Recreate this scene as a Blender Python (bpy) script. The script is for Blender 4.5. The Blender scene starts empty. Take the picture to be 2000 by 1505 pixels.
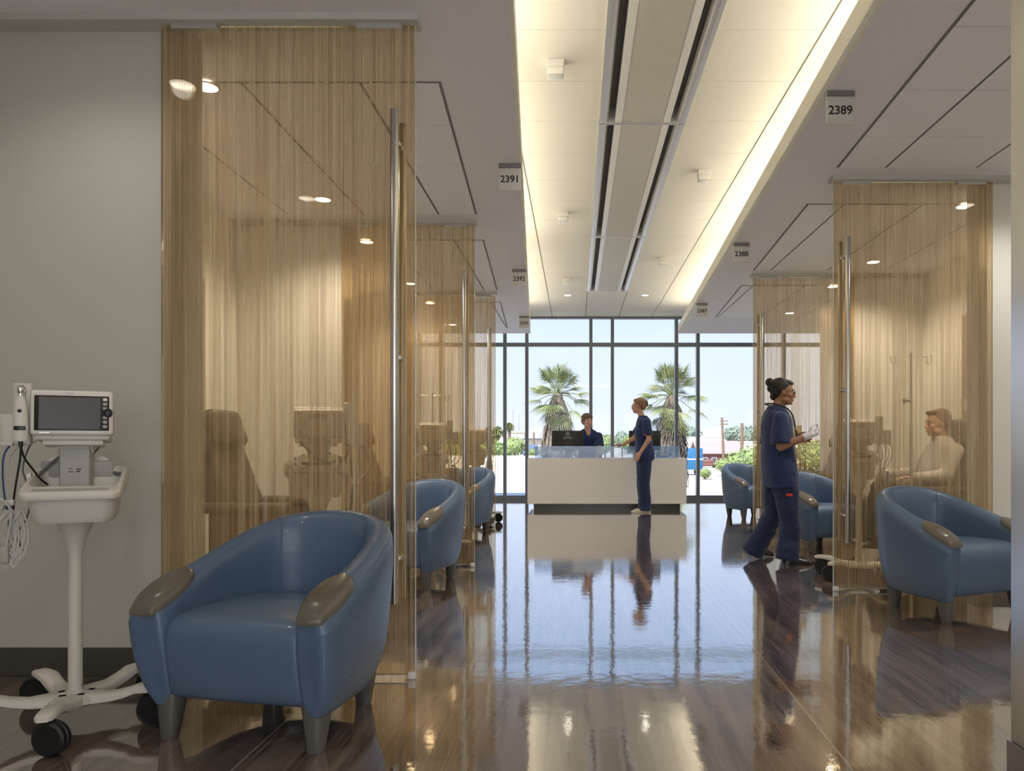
import bpy, bmesh, math, random
from mathutils import Vector, Matrix, Quaternion
random.seed(7)
PI = math.pi
D = bpy.data
COL = bpy.context.scene.collection
F, CX, CY, CH = 1494.0, 1125.0, 866.0, 1.03   # focal length in px, principal point, eye height

def at(px, py, Y):
    return Vector(((px - CX) * Y / F, Y, CH + (CY - py) * Y / F))

# ------------------------------------------------------------------ materials
def mat(name, col, rough=0.5, metal=0.0, coat=0.0, spec=0.5, ior=1.5, bump=None, var=None, emit=None, sheen=0):
    m = D.materials.new(name); m.use_nodes = True
    n = m.node_tree.nodes; l = m.node_tree.links; b = n['Principled BSDF']
    b.inputs['Base Color'].default_value = (*col, 1)
    b.inputs['Roughness'].default_value = rough
    b.inputs['Metallic'].default_value = metal
    b.inputs['Coat Weight'].default_value = coat
    b.inputs['Specular IOR Level'].default_value = spec
    b.inputs['IOR'].default_value = ior
    if sheen: b.inputs['Sheen Weight'].default_value = sheen
    if emit:
        b.inputs['Emission Color'].default_value = (*emit[0], 1); b.inputs['Emission Strength'].default_value = emit[1]
    if bump or var:
        tc = n.new('ShaderNodeTexCoord'); no = n.new('ShaderNodeTexNoise')
        l.new(tc.outputs['Object'], no.inputs['Vector'])
        sc = (bump or var)[0]; no.inputs['Scale'].default_value = sc; no.inputs['Detail'].default_value = 4
        if bump:
            bp = n.new('ShaderNodeBump'); bp.inputs['Strength'].default_value = bump[1]; bp.inputs['Distance'].default_value = 0.01
            l.new(no.outputs['Fac'], bp.inputs['Height']); l.new(bp.outputs['Normal'], b.inputs['Normal'])
        if var:
            n2 = n.new('ShaderNodeTexNoise'); n2.inputs['Scale'].default_value = var[0]; l.new(tc.outputs['Object'], n2.inputs['Vector'])
            n2.inputs['Detail'].default_value = 5
            cr = n.new('ShaderNodeValToRGB'); cr.color_ramp.elements[0].position = .3; cr.color_ramp.elements[1].position = .7
            cr.color_ramp.elements[0].color = (*col, 1); cr.color_ramp.elements[1].color = (*var[1], 1)
            l.new(n2.outputs['Fac'], cr.inputs['Fac']); l.new(cr.outputs['Color'], b.inputs['Base Color'])
    return m

M = {}
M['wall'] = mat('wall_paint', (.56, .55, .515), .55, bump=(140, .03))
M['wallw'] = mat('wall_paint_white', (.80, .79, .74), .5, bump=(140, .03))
M['soffit'] = mat('soffit_paint', (.82, .82, .86), .75)
M['lip'] = mat('cove_paint', (.88, .85, .74), .6)
M['tile'] = mat('ceiling_tile', (.86, .83, .74), .85, bump=(500, .12))
M['tileb'] = mat('bay_ceiling_tile', (.88, .88, .92), .85, bump=(500, .12))
M['gap'] = mat('tile_gap', (.22, .215, .21), .8)
M['gapc'] = mat('corridor_tile_gap', (.30, .28, .22), .8)
M['base'] = mat('rubber_base', (.075, .068, .06), .5)
M['frame'] = mat('window_aluminium', (.17, .185, .21), .4, metal=.5)
M['steel'] = mat('brushed_steel', (.62, .60, .57), .28, metal=1, bump=(300, .02))
M['steeld'] = mat('dark_steel', (.32, .31, .32), .35, metal=1)
M['chrome'] = mat('chrome', (.8, .8, .8), .08, metal=1)
M['alu'] = mat('satin_aluminium', (.66, .65, .63), .4, metal=.7)
M['white'] = mat('white_plastic', (.66, .64, .60), .38)
M['whitel'] = mat('light_plastic', (.80, .78, .74), .35)
M['greyp'] = mat('grey_plastic', (.40, .39, .38), .42)
M['black'] = mat('black_plastic', (.012, .012, .013), .3)
M['rubber'] = mat('black_rubber', (.010, .010, .011), .45)
M['screen'] = mat('dark_screen', (.085, .085, .10), .12)
M['blue'] = mat('blue_vinyl', (.088, .140, .232), .40, coat=.15, bump=(400, .06))
M['cap'] = mat('taupe_plastic', (.135, .118, .098), .27)
M['legp'] = mat('chair_leg_plastic', (.105, .098, .09), .42)
M['desk'] = mat('desk_laminate', (.86, .83, .79), .32)
M['plinth'] = mat('desk_plinth', (.05, .042, .036), .3)
M['rec'] = mat('recliner_vinyl', (.085, .070, .058), .45)
M['scrub'] = mat('navy_scrubs', (.010, .026, .098), .8, sheen=.15, bump=(60, .2))
M['scrubd'] = mat('navy_trousers', (.009, .020, .074), .8, sheen=.15, bump=(60, .2))
M['skin'] = mat('skin_fair', (.62, .36, .25), .5, var=(30, (.55, .30, .21)))
M['skinb'] = mat('skin_tan', (.36, .19, .115), .5, var=(30, (.30, .15, .09)))
M['hairb'] = mat('hair_black', (.012, .010, .010), .45, bump=(120, .5))
M['hairr'] = mat('hair_light_brown', (.26, .14, .075), .45, bump=(120, .5))
M['hairg'] = mat('hair_brown', (.15, .085, .05), .5, bump=(120, .5))
M['lips'] = mat('lips', (.36, .09, .075), .4)
M['eyew'] = mat('eye_white', (.75, .72, .68), .2)
M['shirt'] = mat('pale_shirt', (.55, .52, .48), .8)
M['jeans'] = mat('dark_trousers', (.06, .065, .08), .8)
M['red'] = mat('red_label', (.75, .04, .04), .5)
M['ink'] = mat('black_ink', (.01, .01, .01), .5)
M['glove'] = mat('white_glove', (.74, .74, .82), .5)
M['shoe'] = mat('black_shoe_leather', (.015, .014, .014), .25)
M['shoew'] = mat('light_trainer', (.55, .52, .42), .55)
M['cablew'] = mat('white_cable', (.6, .59, .57), .4)
M['cableb'] = mat('blue_cable', (.03, .07, .2), .4)
M['cableg'] = mat('grey_cable', (.16, .155, .15), .4)
M['lensm'] = mat('frosted_lens', (.85, .84, .78), .3)
M['lamp'] = mat('downlight_lens', (1, .95, .85), .4, emit=((1, .90, .74), 10))
M['cabinet'] = mat('headwall_laminate', (.30, .22, .15), .5)

def nodes(name):
    m = D.materials.new(name); m.use_nodes = True
    n = m.node_tree.nodes; l = m.node_tree.links
    for x in list(n): n.remove(x)
    return m, n, l, n.new('ShaderNodeOutputMaterial')

def floor_mat():
    m = D.materials.new('vinyl_floor'); m.use_nodes = True
    n = m.node_tree.nodes; l = m.node_tree.links; b = n['Principled BSDF']
    tc = n.new('ShaderNodeTexCoord')
    mp = n.new('ShaderNodeMapping'); l.new(tc.outputs['Object'], mp.inputs['Vector'])
    mp.inputs['Rotation'].default_value = (0, 0, -.04); mp.inputs['Scale'].default_value = (60, 1.6, 1)
    a = n.new('ShaderNodeTexNoise'); a.inputs['Scale'].default_value = 2; a.inputs['Detail'].default_value = 6; l.new(mp.outputs['Vector'], a.inputs['Vector'])
    mp2 = n.new('ShaderNodeMapping'); l.new(tc.outputs['Object'], mp2.inputs['Vector']); mp2.inputs['Scale'].default_value = (9, .5, 1)
    c = n.new('ShaderNodeTexNoise'); c.inputs['Scale'].default_value = 2; c.inputs['Detail'].default_value = 5; l.new(mp2.outputs['Vector'], c.inputs['Vector'])
    mx = n.new('ShaderNodeMath'); mx.operation = 'ADD'; l.new(a.outputs['Fac'], mx.inputs[0]); l.new(c.outputs['Fac'], mx.inputs[1])
    cr = n.new('ShaderNodeValToRGB'); l.new(mx.outputs[0], cr.inputs['Fac'])
    mx2 = n.new('ShaderNodeMath'); mx2.operation = 'MULTIPLY'; mx2.inputs[1].default_value = .5; l.new(mx.outputs[0], mx2.inputs[0]); l.new(mx2.outputs[0], cr.inputs['Fac'])
    e = cr.color_ramp.elements; e[0].position = .40; e[0].color = (.080, .056, .044, 1); e[1].position = .60; e[1].color = (.25, .19, .152, 1)
    # seams between the sheets: thin pale lines
    sx = n.new('ShaderNodeSeparateXYZ'); mp3 = n.new('ShaderNodeMapping'); l.new(tc.outputs['Object'], mp3.inputs['Vector'])
    mp3.inputs['Rotation'].default_value = (0, 0, .018); mp3.inputs['Location'].default_value = (1.13, 0, 0)
    l.new(mp3.outputs['Vector'], sx.inputs[0])
    md = n.new('ShaderNodeMath'); md.operation = 'PINGPONG'; md.inputs[1].default_value = .98; l.new(sx.outputs['X'], md.inputs[0])
    lt = n.new('ShaderNodeMath'); lt.operation = 'LESS_THAN'; lt.inputs[1].default_value = .0035; l.new(md.outputs[0], lt.inputs[0])
    mc = n.new('ShaderNodeMixRGB'); l.new(lt.outputs[0], mc.inputs['Fac']); l.new(cr.outputs['Color'], mc.inputs['Color1']); mc.inputs['Color2'].default_value = (.36, .31, .28, 1)
    l.new(mc.outputs['Color'], b.inputs['Base Color'])
    r = n.new('ShaderNodeMapRange'); l.new(a.outputs['Fac'], r.inputs['Value']); r.inputs['To Min'].default_value = .03; r.inputs['To Max'].default_value = .075
    l.new(r.outputs[0], b.inputs['Roughness'])
    b.inputs['IOR'].default_value = 2.1; b.inputs['Coat Weight'].default_value = 1.0; b.inputs['Coat Roughness'].default_value = .04; b.inputs['Coat IOR'].default_value = 2.0
    w = n.new('ShaderNodeTexNoise'); w.inputs['Scale'].default_value = 13; w.inputs['Detail'].default_value = 3; l.new(tc.outputs['Object'], w.inputs['Vector'])
    w2 = n.new('ShaderNodeTexNoise'); w2.inputs['Scale'].default_value = 160; w2.inputs['Detail'].default_value = 2; l.new(tc.outputs['Object'], w2.inputs['Vector'])
    ad = n.new('ShaderNodeMath'); ad.operation = 'MULTIPLY_ADD'; l.new(w2.outputs['Fac'], ad.inputs[0]); ad.inputs[1].default_value = .12; l.new(w.outputs['Fac'], ad.inputs[2])
    bp = n.new('ShaderNodeBump'); bp.inputs['Strength'].default_value = .045; bp.inputs['Distance'].default_value = .01; l.new(ad.outputs[0], bp.inputs['Height'])
    l.new(bp.outputs['Normal'], b.inputs['Normal']); l.new(bp.outputs['Normal'], b.inputs['Coat Normal'])
    return m
M['floor'] = floor_mat()

def film_mat():
    """glass with a laminated film of fine vertical threads, tan to cream"""
    m, n, l, out = nodes('thread_film_glass')
    tc = n.new('ShaderNodeTexCoord'); geo = tc.outputs['Object']
    def noise(sx, sz, sc, det, off=0, dist=0):
        mp = n.new('ShaderNodeMapping'); l.new(geo, mp.inputs['Vector']); mp.inputs['Scale'].default_value = (sx, .001, sz); mp.inputs['Location'].default_value = (off, 0, off)
        a = n.new('ShaderNodeTexNoise'); a.inputs['Scale'].default_value = sc; a.inputs['Detail'].default_value = det
        a.inputs['Distortion'].default_value = dist
        l.new(mp.outputs['Vector'], a.inputs['Vector']); return a.outputs['Fac']
    fine = noise(210, .55, 1.0, 2, 0); fine2 = noise(330, .8, 1.0, 2, 31); broad = noise(7, .08, 1, 2, 11); mid = noise(90, .4, 1, 2, 57)
    cr = n.new('ShaderNodeValToRGB'); l.new(fine, cr.inputs['Fac']); e = cr.color_ramp.elements
    e[0].position = .36; e[0].color = (.40, .235, .11, 1); e[1].position = .64; e[1].color = (.90, .80, .59, 1)
    k = cr.color_ramp.elements.new(.46); k.color = (.60, .43, .235, 1)
    k = cr.color_ramp.elements.new(.57); k.color = (.77, .63, .41, 1)
    s = n.new('ShaderNodeMath'); s.operation = 'ADD'; l.new(fine2, s.inputs[0]); l.new(mid, s.inputs[1])
    s2 = n.new('ShaderNodeMath'); s2.operation = 'ADD'; bs = n.new('ShaderNodeMath'); bs.operation = 'MULTIPLY_ADD'; l.new(broad, bs.inputs[0]); bs.inputs[1].default_value = .45; bs.inputs[2].default_value = .275
    l.new(s.outputs[0], s2.inputs[0]); l.new(bs.outputs[0], s2.inputs[1])
    op = n.new('ShaderNodeMapRange'); l.new(s2.outputs[0], op.inputs['Value'])
    op.inputs['From Min'].default_value = 1.26; op.inputs['From Max'].default_value = 1.76
    op.inputs['To Min'].default_value = .03; op.inputs['To Max'].default_value = .52
    tr = n.new('ShaderNodeBsdfTransparent'); tr.inputs['Color'].default_value = (.955, .89, .775, 1)
    df = n.new('ShaderNodeBsdfDiffuse'); l.new(cr.outputs['Color'], df.inputs['Color'])
    tl = n.new('ShaderNodeBsdfTranslucent'); l.new(cr.outputs['Color'], tl.inputs['Color'])
    md = n.new('ShaderNodeMixShader'); md.inputs['Fac'].default_value = .5; l.new(df.outputs[0], md.inputs[1]); l.new(tl.outputs[0], md.inputs[2])
    mx = n.new('ShaderNodeMixShader'); l.new(op.outputs[0], mx.inputs['Fac']); l.new(tr.outputs[0], mx.inputs[1]); l.new(md.outputs[0], mx.inputs[2])
    gl = n.new('ShaderNodeBsdfGlossy'); gl.inputs['Roughness'].default_value = .015
    fr = n.new('ShaderNodeFresnel'); fr.inputs['IOR'].default_value = 1.45
    mg = n.new('ShaderNodeMixShader'); l.new(fr.outputs[0], mg.inputs['Fac']); l.new(mx.outputs[0], mg.inputs[1]); l.new(gl.outputs[0], mg.inputs[2])
    l.new(mg.outputs[0], out.inputs['Surface']); return m
M['film'] = film_mat()

def clear_mat(name, tint, ior=1.4):
    m, n, l, out = nodes(name)
    tr = n.new('ShaderNodeBsdfTransparent'); tr.inputs['Color'].default_value = (*tint, 1)
    gl = n.new('ShaderNodeBsdfGlossy'); gl.inputs['Roughness'].default_value = .01
    fr = n.new('ShaderNodeFresnel'); fr.inputs['IOR'].default_value = ior
    mg = n.new('ShaderNodeMixShader'); l.new(fr.outputs[0], mg.inputs['Fac']); l.new(tr.outputs[0], mg.inputs[1]); l.new(gl.outputs[0], mg.inputs[2])
    l.new(mg.outputs[0], out.inputs['Surface']); return m
M['pane'] = clear_mat('window_glass', (.985, .99, 1.0), 1.25)
M['glassb'] = clear_mat('clear_glass', (.93, .97, 1.0), 1.5)
M['edge'] = mat('glass_edge', (.55, .56, .50), .2, coat=.5)

def counter_mat():
    """blue-tinted art glass with horizontal streaks, half see-through"""
    m, n, l, out = nodes('streaked_glass')
    tc = n.new('ShaderNodeTexCoord'); mp = n.new('ShaderNodeMapping'); l.new(tc.outputs['Object'], mp.inputs['Vector']); mp.inputs['Scale'].default_value = (4, 1, 70)
    a = n.new('ShaderNodeTexNoise'); a.inputs['Scale'].default_value = 1.2; a.inputs['Detail'].default_value = 5; l.new(mp.outputs['Vector'], a.inputs['Vector'])
    f = n.new('ShaderNodeMapRange'); l.new(a.outputs['Fac'], f.inputs['Value']); f.inputs['From Min'].default_value = .3; f.inputs['From Max'].default_value = .7; f.inputs['To Min'].default_value = .12; f.inputs['To Max'].default_value = .62
    tr = n.new('ShaderNodeBsdfTransparent'); tr.inputs['Color'].default_value = (.84, .92, 1, 1)
    df = n.new('ShaderNodeBsdfDiffuse'); df.inputs['Color'].default_value = (.50, .64, .80, 1)
    tl = n.new('ShaderNodeBsdfTranslucent'); tl.inputs['Color'].default_value = (.60, .74, .90, 1)
    md = n.new('ShaderNodeMixShader'); md.inputs['Fac'].default_value = .6; l.new(df.outputs[0], md.inputs[1]); l.new(tl.outputs[0], md.inputs[2])
    mx = n.new('ShaderNodeMixShader'); l.new(f.outputs[0], mx.inputs['Fac']); l.new(tr.outputs[0], mx.inputs[1]); l.new(md.outputs[0], mx.inputs[2])
    gl = n.new('ShaderNodeBsdfGlossy'); gl.inputs['Roughness'].default_value = .05
    fr = n.new('ShaderNodeFresnel'); fr.inputs['IOR'].default_value = 1.45
    mg = n.new('ShaderNodeMixShader'); l.new(fr.outputs[0], mg.inputs['Fac']); l.new(mx.outputs[0], mg.inputs[1]); l.new(gl.outputs[0], mg.inputs[2])
    l.new(mg.outputs[0], out.inputs['Surface']); return m
M['counter'] = counter_mat()

def perf_mat():
    """cream metal sheet with staggered round perforations"""
    m = D.materials.new('perforated_metal'); m.use_nodes = True
    n = m.node_tree.nodes; l = m.node_tree.links; b = n['Principled BSDF']
    tc = n.new('ShaderNodeTexCoord')
    mp = n.new('ShaderNodeMapping'); l.new(tc.outputs['Object'], mp.inputs['Vector']); mp.inputs['Rotation'].default_value = (0, 0, PI / 4); mp.inputs['Scale'].default_value = (95, 95, 1)
    v = n.new('ShaderNodeTexVoronoi'); v.voronoi_dimensions = '2D'; v.inputs['Randomness'].default_value = 0; v.inputs['Scale'].default_value = 1; l.new(mp.outputs['Vector'], v.inputs['Vector'])
    lt = n.new('ShaderNodeMath'); lt.operation = 'LESS_THAN'; lt.inputs[1].default_value = .30; l.new(v.outputs['Distance'], lt.inputs[0])
    mc = n.new('ShaderNodeMixRGB'); l.new(lt.outputs[0], mc.inputs['Fac']); mc.inputs['Color1'].default_value = (.70, .67, .58, 1); mc.inputs['Color2'].default_value = (.16, .15, .12, 1)
    l.new(mc.outputs['Color'], b.inputs['Base Color']); b.inputs['Roughness'].default_value = .5
    return m
M['perf'] = perf_mat()

# ------------------------------------------------------------------ mesh builder
class MB:
    def __init__(s): s.v = []; s.f = []
    def add(s, vs, fs):
        o = len(s.v); s.v += [Vector(p) for p in vs]; s.f += [tuple(i + o for i in f) for f in fs]; return s
    def box(s, x0, x1, y0, y1, z0, z1):
        return s.add([(x, y, z) for x in (x0, x1) for y in (y0, y1) for z in (z0, z1)],
                     [(0, 1, 3, 2), (4, 6, 7, 5), (0, 4, 5, 1), (2, 3, 7, 6), (0, 2, 6, 4), (1, 5, 7, 3)])
    def prism(s, pts, z0, z1):
        n = len(pts)
        return s.add([(p[0], p[1], z0) for p in pts] + [(p[0], p[1], z1) for p in pts],
                     [tuple(range(n - 1, -1, -1)), tuple(range(n, 2 * n))] + [(i, (i + 1) % n, (i + 1) % n + n, i + n) for i in range(n)])
    def prismx(s, pts, x0, x1):          # pts are (y, z)
        n = len(pts)
        return s.add([(x0, p[0], p[1]) for p in pts] + [(x1, p[0], p[1]) for p in pts],
                     [tuple(range(n)), tuple(range(2 * n - 1, n - 1, -1))] + [(i, i + n, (i + 1) % n + n, (i + 1) % n) for i in range(n)])
    def rbox(s, x0, x1, y0, y1, z0, z1, r=.01, seg=3):
        bm = bmesh.new(); bmesh.ops.create_cube(bm, size=1)
        for v in bm.verts:
            v.co = Vector(((x0 + x1) / 2 + v.co.x * (x1 - x0), (y0 + y1) / 2 + v.co.y * (y1 - y0), (z0 + z1) / 2 + v.co.z * (z1 - z0)))
        r = min(r, .49 * min(x1 - x0, y1 - y0, z1 - z0))
        bmesh.ops.bevel(bm, geom=list(bm.edges), offset=r, segments=seg, profile=.5, affect='EDGES')
        bm.verts.index_update()
        s.add([v.co.copy() for v in bm.verts], [tuple(v.index for v in f.verts) for f in bm.faces]); bm.free(); return s
    def loft(s, rings, cap=True):
        """rings: list of equal-length point loops"""
        o = len(s.v); n = len(rings[0])
        for r in rings: s.v += [Vector(p) for p in r]
        for i in range(len(rings) - 1):
            for j in range(n):
                a = o + i * n; k = (j + 1) % n
                s.f.append((a + j, a + k, a + n + k, a + n + j))
        if cap:
            s.f.append(tuple(o + j for j in range(n - 1, -1, -1))); s.f.append(tuple(o + (len(rings) - 1) * n + j for j in range(n)))
        return s
    def cone(s, p0, r0, p1, r1, n=20):
        p0 = Vector(p0); p1 = Vector(p1); q = (p1 - p0).to_track_quat('Z', 'Y')
        c = [q @ Vector((math.cos(2 * PI * k / n), math.sin(2 * PI * k / n), 0)) for k in range(n)]
        return s.loft([[p0 + r0 * x for x in c], [p1 + r1 * x for x in c]])
    def cyl(s, p0, p1, r, n=20): return s.cone(p0, r, p1, r, n)
    def lathe(s, prof, c=(0, 0, 0), n=28, axis='Z', cap=True):
        rings = []
        for r, z in prof:
            ring = []
            for k in range(n):
                a = 2 * PI * k / n; x, y = r * math.cos(a), r * math.sin(a)
                p = Vector((x, y, z)) if axis == 'Z' else (Vector((z, x, y)) if axis == 'X' else Vector((x, -z, y)))
                ring.append(p + Vector(c))
            rings.append(ring)
        return s.loft(rings, cap)
    def tube(s, pts, r, n=8, smooth=6, rs=None):
        pts = [Vector(p) for p in pts]
        if smooth and len(pts) > 2:
            q = [pts[0] * 2 - pts[1]] + pts + [pts[-1] * 2 - pts[-2]]; out = []
            for i in range(1, len(q) - 2):
                for t in range(smooth):
                    t /= smooth
                    out.append(.5 * ((2 * q[i]) + (-q[i - 1] + q[i + 1]) * t + (2 * q[i - 1] - 5 * q[i] + 4 * q[i + 1] - q[i + 2]) * t * t + (-q[i - 1] + 3 * q[i] - 3 * q[i + 1] + q[i + 2]) * t ** 3))
            out.append(pts[-1]); pts = out
        rings = []; d0 = None
        for i, p in enumerate(pts):
            d = (pts[min(i + 1, len(pts) - 1)] - pts[max(i - 1, 0)])
            if d.length < 1e-9: d = Vector((0, 0, 1))
            d.normalize()
            if d0 is None:
                u = d.orthogonal().normalized()
            else:
                u = (u - d * u.dot(d)); u = u.normalized() if u.length > 1e-6 else d.orthogonal().normalized()
            d0 = d; w = d.cross(u); rr = r if rs is None else rs[min(len(rs) - 1, int(i * len(rs) / len(pts)))]
            rings.append([p + rr * (math.cos(2 * PI * k / n) * u + math.sin(2 * PI * k / n) * w) for k in range(n)])
        return s.loft(rings)
    def ell(s, c, r, rot=None, n=14, m=10):
        c = Vector(c); R = rot if rot is not None else Matrix.Identity(3); rings = []
        for i in range(m + 1):
            ph = -PI / 2 + PI * (i + (.02 if i == 0 else -.02 if i == m else 0)) / m
            rings.append([c + R @ Vector((r[0] * math.cos(ph) * math.cos(2 * PI * k / n), r[1] * math.cos(ph) * math.sin(2 * PI * k / n), r[2] * math.sin(ph))) for k in range(n)])
        return s.loft(rings)
    def cap(s, p0, r0, p1, r1, n=12):
        p0 = Vector(p0); p1 = Vector(p1); d = p1 - p0; q = (d if d.length > 1e-6 else Vector((0, 0, 1))).to_track_quat('Z', 'Y'); rings = []
        z = q @ Vector((0, 0, 1))
        for (p, r, a0, a1) in ((p0, r0, -80, -5), (p1, r1, 5, 80)):
            for t in range(5):
                a = math.radians(a0 + (a1 - a0) * t / 4)
                rings.append([p + z * r * math.sin(a) + q @ Vector((r * math.cos(a) * math.cos(2 * PI * k / n), r * math.cos(a) * math.sin(2 * PI * k / n), 0)) for k in range(n)])
        return s.loft(rings)
    def limb(s, pts, rs, n=12):
        for i in range(len(pts) - 1): s.cap(pts[i], rs[i], pts[i + 1], rs[i + 1], n)
        return s
    def xf(s, Mx, start=0):
        for i in range(start, len(s.v)): s.v[i] = Mx @ s.v[i]
        return s

def obj(name, mb, m, parent=None, smooth=True, ang=35, subsurf=0, bevel=0):
    me = D.meshes.new(name); me.from_pydata([tuple(v) for v in mb.v], [], mb.f); me.update()
    bm = bmesh.new(); bm.from_mesh(me); bmesh.ops.recalc_face_normals(bm, faces=bm.faces)
    for f in bm.faces: f.smooth = smooth
    if smooth and not subsurf:
        lim = math.radians(ang)
        for e in bm.edges:
            if len(e.link_faces) == 2 and e.calc_face_angle(0) > lim: e.smooth = False
    bm.to_mesh(me); bm.free()
    me.materials.append(m if not isinstance(m, str) else M[m])
    o = D.objects.new(name, me); COL.objects.link(o)
    if parent is not None: o.parent = parent
    if bevel:
        b = o.modifiers.new('bevel', 'BEVEL'); b.width = bevel; b.segments = 2; b.limit_method = 'ANGLE'
    if subsurf:
        b = o.modifiers.new('subd', 'SUBSURF'); b.levels = subsurf; b.render_levels = subsurf
    return o

def blob(name, mb, m, parent, voxel=.008, sm=4, fac=.5, disp=None):
    o = obj(name, mb, m, parent, ang=180)
    r = o.modifiers.new('remesh', 'REMESH'); r.mode = 'VOXEL'; r.voxel_size = voxel; r.use_smooth_shade = True
    if sm:
        s = o.modifiers.new('smooth', 'SMOOTH'); s.factor = fac; s.iterations = sm
    if disp:
        tx = D.textures.new(name + '_folds', 'CLOUDS'); tx.noise_scale = disp[0]; tx.noise_depth = 1
        d = o.modifiers.new('folds', 'DISPLACE'); d.texture = tx; d.strength = disp[1]; d.mid_level = .5; d.texture_coords = 'LOCAL'
    return o

def tag(o, label=None, cat=None, group=None, kind=None):
    if label: o['label'] = label
    if cat: o['category'] = cat
    if group: o['group'] = group
    if kind: o['kind'] = kind
    return o
def thing(name, loc, rz=0, label=None, cat=None, group=None, kind=None):
    o = D.objects.new(name, None); COL.objects.link(o); o.location = loc; o.rotation_euler = (0, 0, rz); o.empty_display_size = .1
    return tag(o, label, cat, group, kind)
def copy_tree(o, parent=None):
    c = o.copy(); COL.objects.link(c)
    if parent is not None: c.parent = parent
    for ch in [x for x in KIDS(o)]: copy_tree(ch, c)
    return c
def KIDS(o): return [x for x in D.objects if x.parent == o]
def struct(name, mb, m, label, cat='structure', **k):
    return tag(obj(name, mb, m, **k), label, cat, kind='structure')
def text(name, body, size, m, parent, loc, rot=(PI / 2, 0, 0), ext=.0008, bold=0, align='CENTER'):
    c = D.curves.new(name, 'FONT'); c.body = body; c.size = size; c.extrude = ext; c.offset = bold; c.bevel_depth = .0011 if size > .05 else 0; c.bevel_resolution = 0; c.align_x = align; c.align_y = 'CENTER'
    tmp = D.objects.new(name + '_outline', c); COL.objects.link(tmp); bpy.context.view_layer.update()
    me = D.meshes.new_from_object(tmp.evaluated_get(bpy.context.evaluated_depsgraph_get())); D.objects.remove(tmp); D.curves.remove(c)
    me.name = name; me.materials.clear(); me.materials.append(M[m]); o = D.objects.new(name, me); COL.objects.link(o); o.parent = parent; o.location = loc; o.rotation_euler = rot
    return o

def XL(Y): return -.704 - .048 * (Y - 3.35)
def XR(Y): return 1.801 + .048 * (Y - 5.35)
def LL(Y): return -.264 - .0521 * (Y - 3.21)     # cove lips
def LR(Y): return 1.274 + .0470 * (Y - 3.21)
# ================================================================== the room
ZS, ZC = 2.89, 3.36
Y0, YW, YS = -4.0, 14.1, 12.92      # back wall, window plane, end of the soffits
struct('floor', MB().box(-4.6, 6.6, Y0, YW + .1, -.12, 0), 'floor', 'glossy dark brown vinyl floor with a fine wood grain and thin pale seams', 'floor')
# corridor ceiling: tiles hung over a dark grid
mb = MB()
cols = [-3.485 + .61 * k for k in range(17)]
ys = [YW - .03 - .61 * k for k in range(0, 30)]
for i in range(len(cols) - 1):
    for j in range(len(ys) - 1):
        if abs(cols[i] - .175) < .01 and 2.5 < (ys[j] + ys[j + 1]) / 2 < 11.67: continue
        mb.box(cols[i] + .006, cols[i + 1] - .006, ys[j + 1] + .0025, ys[j] - .0025, ZC, ZC + .012)
struct('ceiling', mb, 'tile', 'cream lay-in tile ceiling high above the corridor', 'ceiling', smooth=False)
mb = MB().box(-4.6, .17, Y0, YW + .1, ZC + .008, ZC + .25).box(.79, 6.6, Y0, YW + .1, ZC + .008, ZC + .25)
mb.box(.17, .79, 11.66, YW + .1, ZC + .008, ZC + .25).box(.17, .79, Y0, 2.49, ZC + .008, ZC + .25).box(.17, .79, 2.49, 11.66, ZC + .16, ZC + .25)
struct('ceiling_grid', mb, 'gapc', 'grey grid behind the cream corridor ceiling tiles', 'ceiling', smooth=False)

def soffit(side):
    L = side == 'left'
    edge = LL if L else LR
    xo = -4.6 if L else 6.6
    s = 1 if L else -1
    a, b = Y0, YS
    pts = [(xo, a), (edge(a), a), (edge(b), b), (xo, b)]
    root = struct('ceiling_' + side, MB().prism(pts, ZS, ZS + .04), 'soffit', 'lower grey-white soffit over the ' + side + ' hand bays', 'ceiling', smooth=False)
    lip = MB().prism([(edge(a) - s * .02, a), (edge(a), a), (edge(b), b), (edge(b) - s * .02, b)], ZS - .001, ZS + .16)
    obj('cove_lip', lip, 'lip', root, smooth=False)
    bk = MB().prism([(edge(a) - s * .42, a), (edge(a) - s * .40, a), (edge(b) - s * .40, b), (edge(b) - s * .42, b)], ZS + .04, ZC + .008)
    bk.prism([(edge(b) - s * .42, b - .02), (edge(b), b - .02), (edge(b), b), (edge(b) - s * .42, b)], ZS + .04, ZS + .16)
    bk.prism([(xo, b - .02), (edge(b) - s * .40, b - .02), (edge(b) - s * .40, b), (xo, b)], ZS + .04, ZC + .008)
    obj('bulkhead', bk, 'lip', root, smooth=False)
    return root
soffit('left'); soffit('right')

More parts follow.
